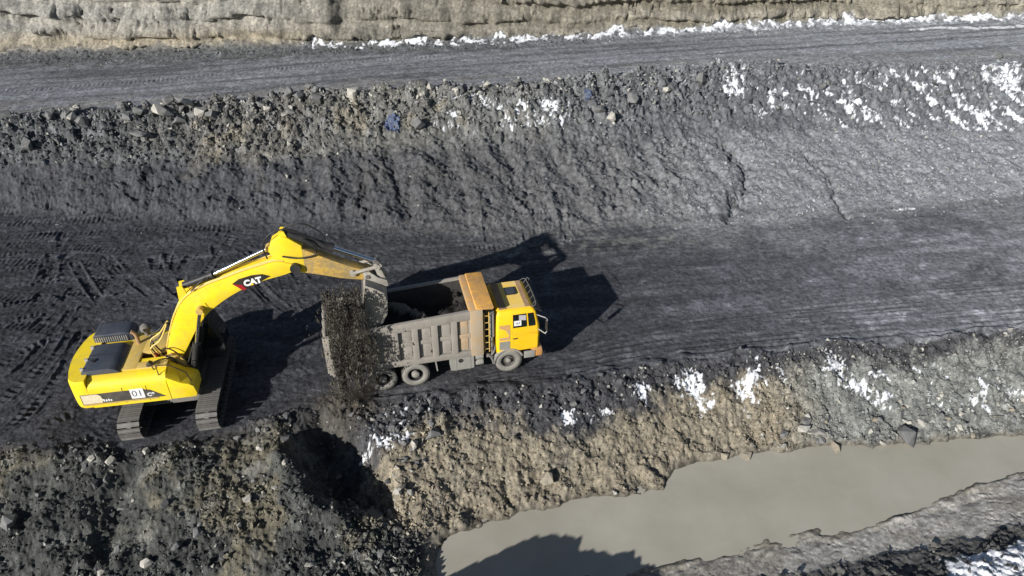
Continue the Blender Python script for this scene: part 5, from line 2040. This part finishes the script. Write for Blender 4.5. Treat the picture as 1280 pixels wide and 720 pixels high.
swarm('falling_earth', FPw, np.array(FS), np.array(FC) * RNG.uniform(.6, 1.5, len(FS))[:, None], 'curtain of brown earth falling from the excavator bucket past the truck side', 'earth', np.array([.85, .85, 1.7]), None, ov)

# dust hanging round the falling earth
dm, dt, db = new_mat('brown_dust')
dt.nodes.remove(db)
vo = nd(dt, 'ShaderNodeVolumePrincipled')
vo.inputs['Color'].default_value = (.36, .32, .26, 1)
dtc = nd(dt, 'ShaderNodeTexCoord')
dn = nd(dt, 'ShaderNodeTexNoise', i_Scale=1.6, i_Detail=4.0, i_Roughness=.6)
dt.links.new(dtc.outputs['Object'], dn.inputs['Vector'])
dr_ = nd(dt, 'ShaderNodeMapRange')
for k, v in zip(('From Min', 'From Max', 'To Min', 'To Max'), (.42, .7, 0, .9)):
    dr_.inputs[k].default_value = v
dt.links.new(dn.outputs['Fac'], dr_.inputs['Value'])
dt.links.new(dr_.outputs[0], vo.inputs['Density'])
dt.links.new(vo.outputs[0], dt.nodes['Material Output'].inputs['Volume'])
rings = []
for z_, cx_, rx_, ry_ in ((.06, -6.3, .75, .35), (.5, -6.25, .95, .4), (1.5, -6.1, 1.0, .3), (3.0, -6.1, 1.0, .3), (4.2, -6.25, .8, .35), (4.75, -6.3, .4, .2)):
    rings.append([(cx_ + rx_ * math.cos(2 * math.pi * k / 20), -1.72 + ry_ * math.sin(2 * math.pi * k / 20), z_) for k in range(20)])
dc = MB().loft(rings)
dco = link('dust_cloud', dc.mesh('dust_cloud', 0, 60), dm, None, (TR_C[0], TR_C[1], 0), (0, 0, TR_YAW))
tag(dco, 'thin brown dust hanging round the earth that falls beside the truck', 'dust', kind='stuff')

# ------------------------------------------------------------------ blue plastic sheets caught in the rubble
def sheet(u, v, sx_, sy_, lab):
    p = hit(u, v)
    n = 14
    X, Y = np.meshgrid(np.linspace(-.5, .5, n), np.linspace(-.5, .5, n))
    Z = .22 * fbm(X * 4 + u, Y * 4, 3, 401) + .1
    x = p[0] + X * sx_ + .1 * fbm(Y * 5, X * 5, 2, 405)
    yq = p[1] + Y * sy_ - .35 * X * sx_
    z = height(x.ravel(), yq.ravel()).reshape(x.shape) + np.clip(Z, -.1, 1)
    me_ = np_mesh('plastic_sheet', np.stack([x, yq, z], -1).reshape(-1, 3), quads=np.stack([np.arange(n * n).reshape(n, n)[a:b, c:d] for a, b, c, d in ((None, -1, None, -1), (None, -1, 1, None), (1, None, 1, None), (1, None, None, -1))], -1).reshape(-1, 4), smooth=False)
    o = link('plastic_sheet', me_, M['blue'])
    sm = o.modifiers.new('thickness', 'SOLIDIFY')
    sm.thickness = .015
    tag(o, lab, 'sheet')


sheet(490, 156, .9, 1.0, 'crumpled dark blue plastic sheet caught in the bank rubble')
sheet(735, 119, .4, .35, 'small blue plastic scrap on the crest below the upper road')
print('rocks', nrock)
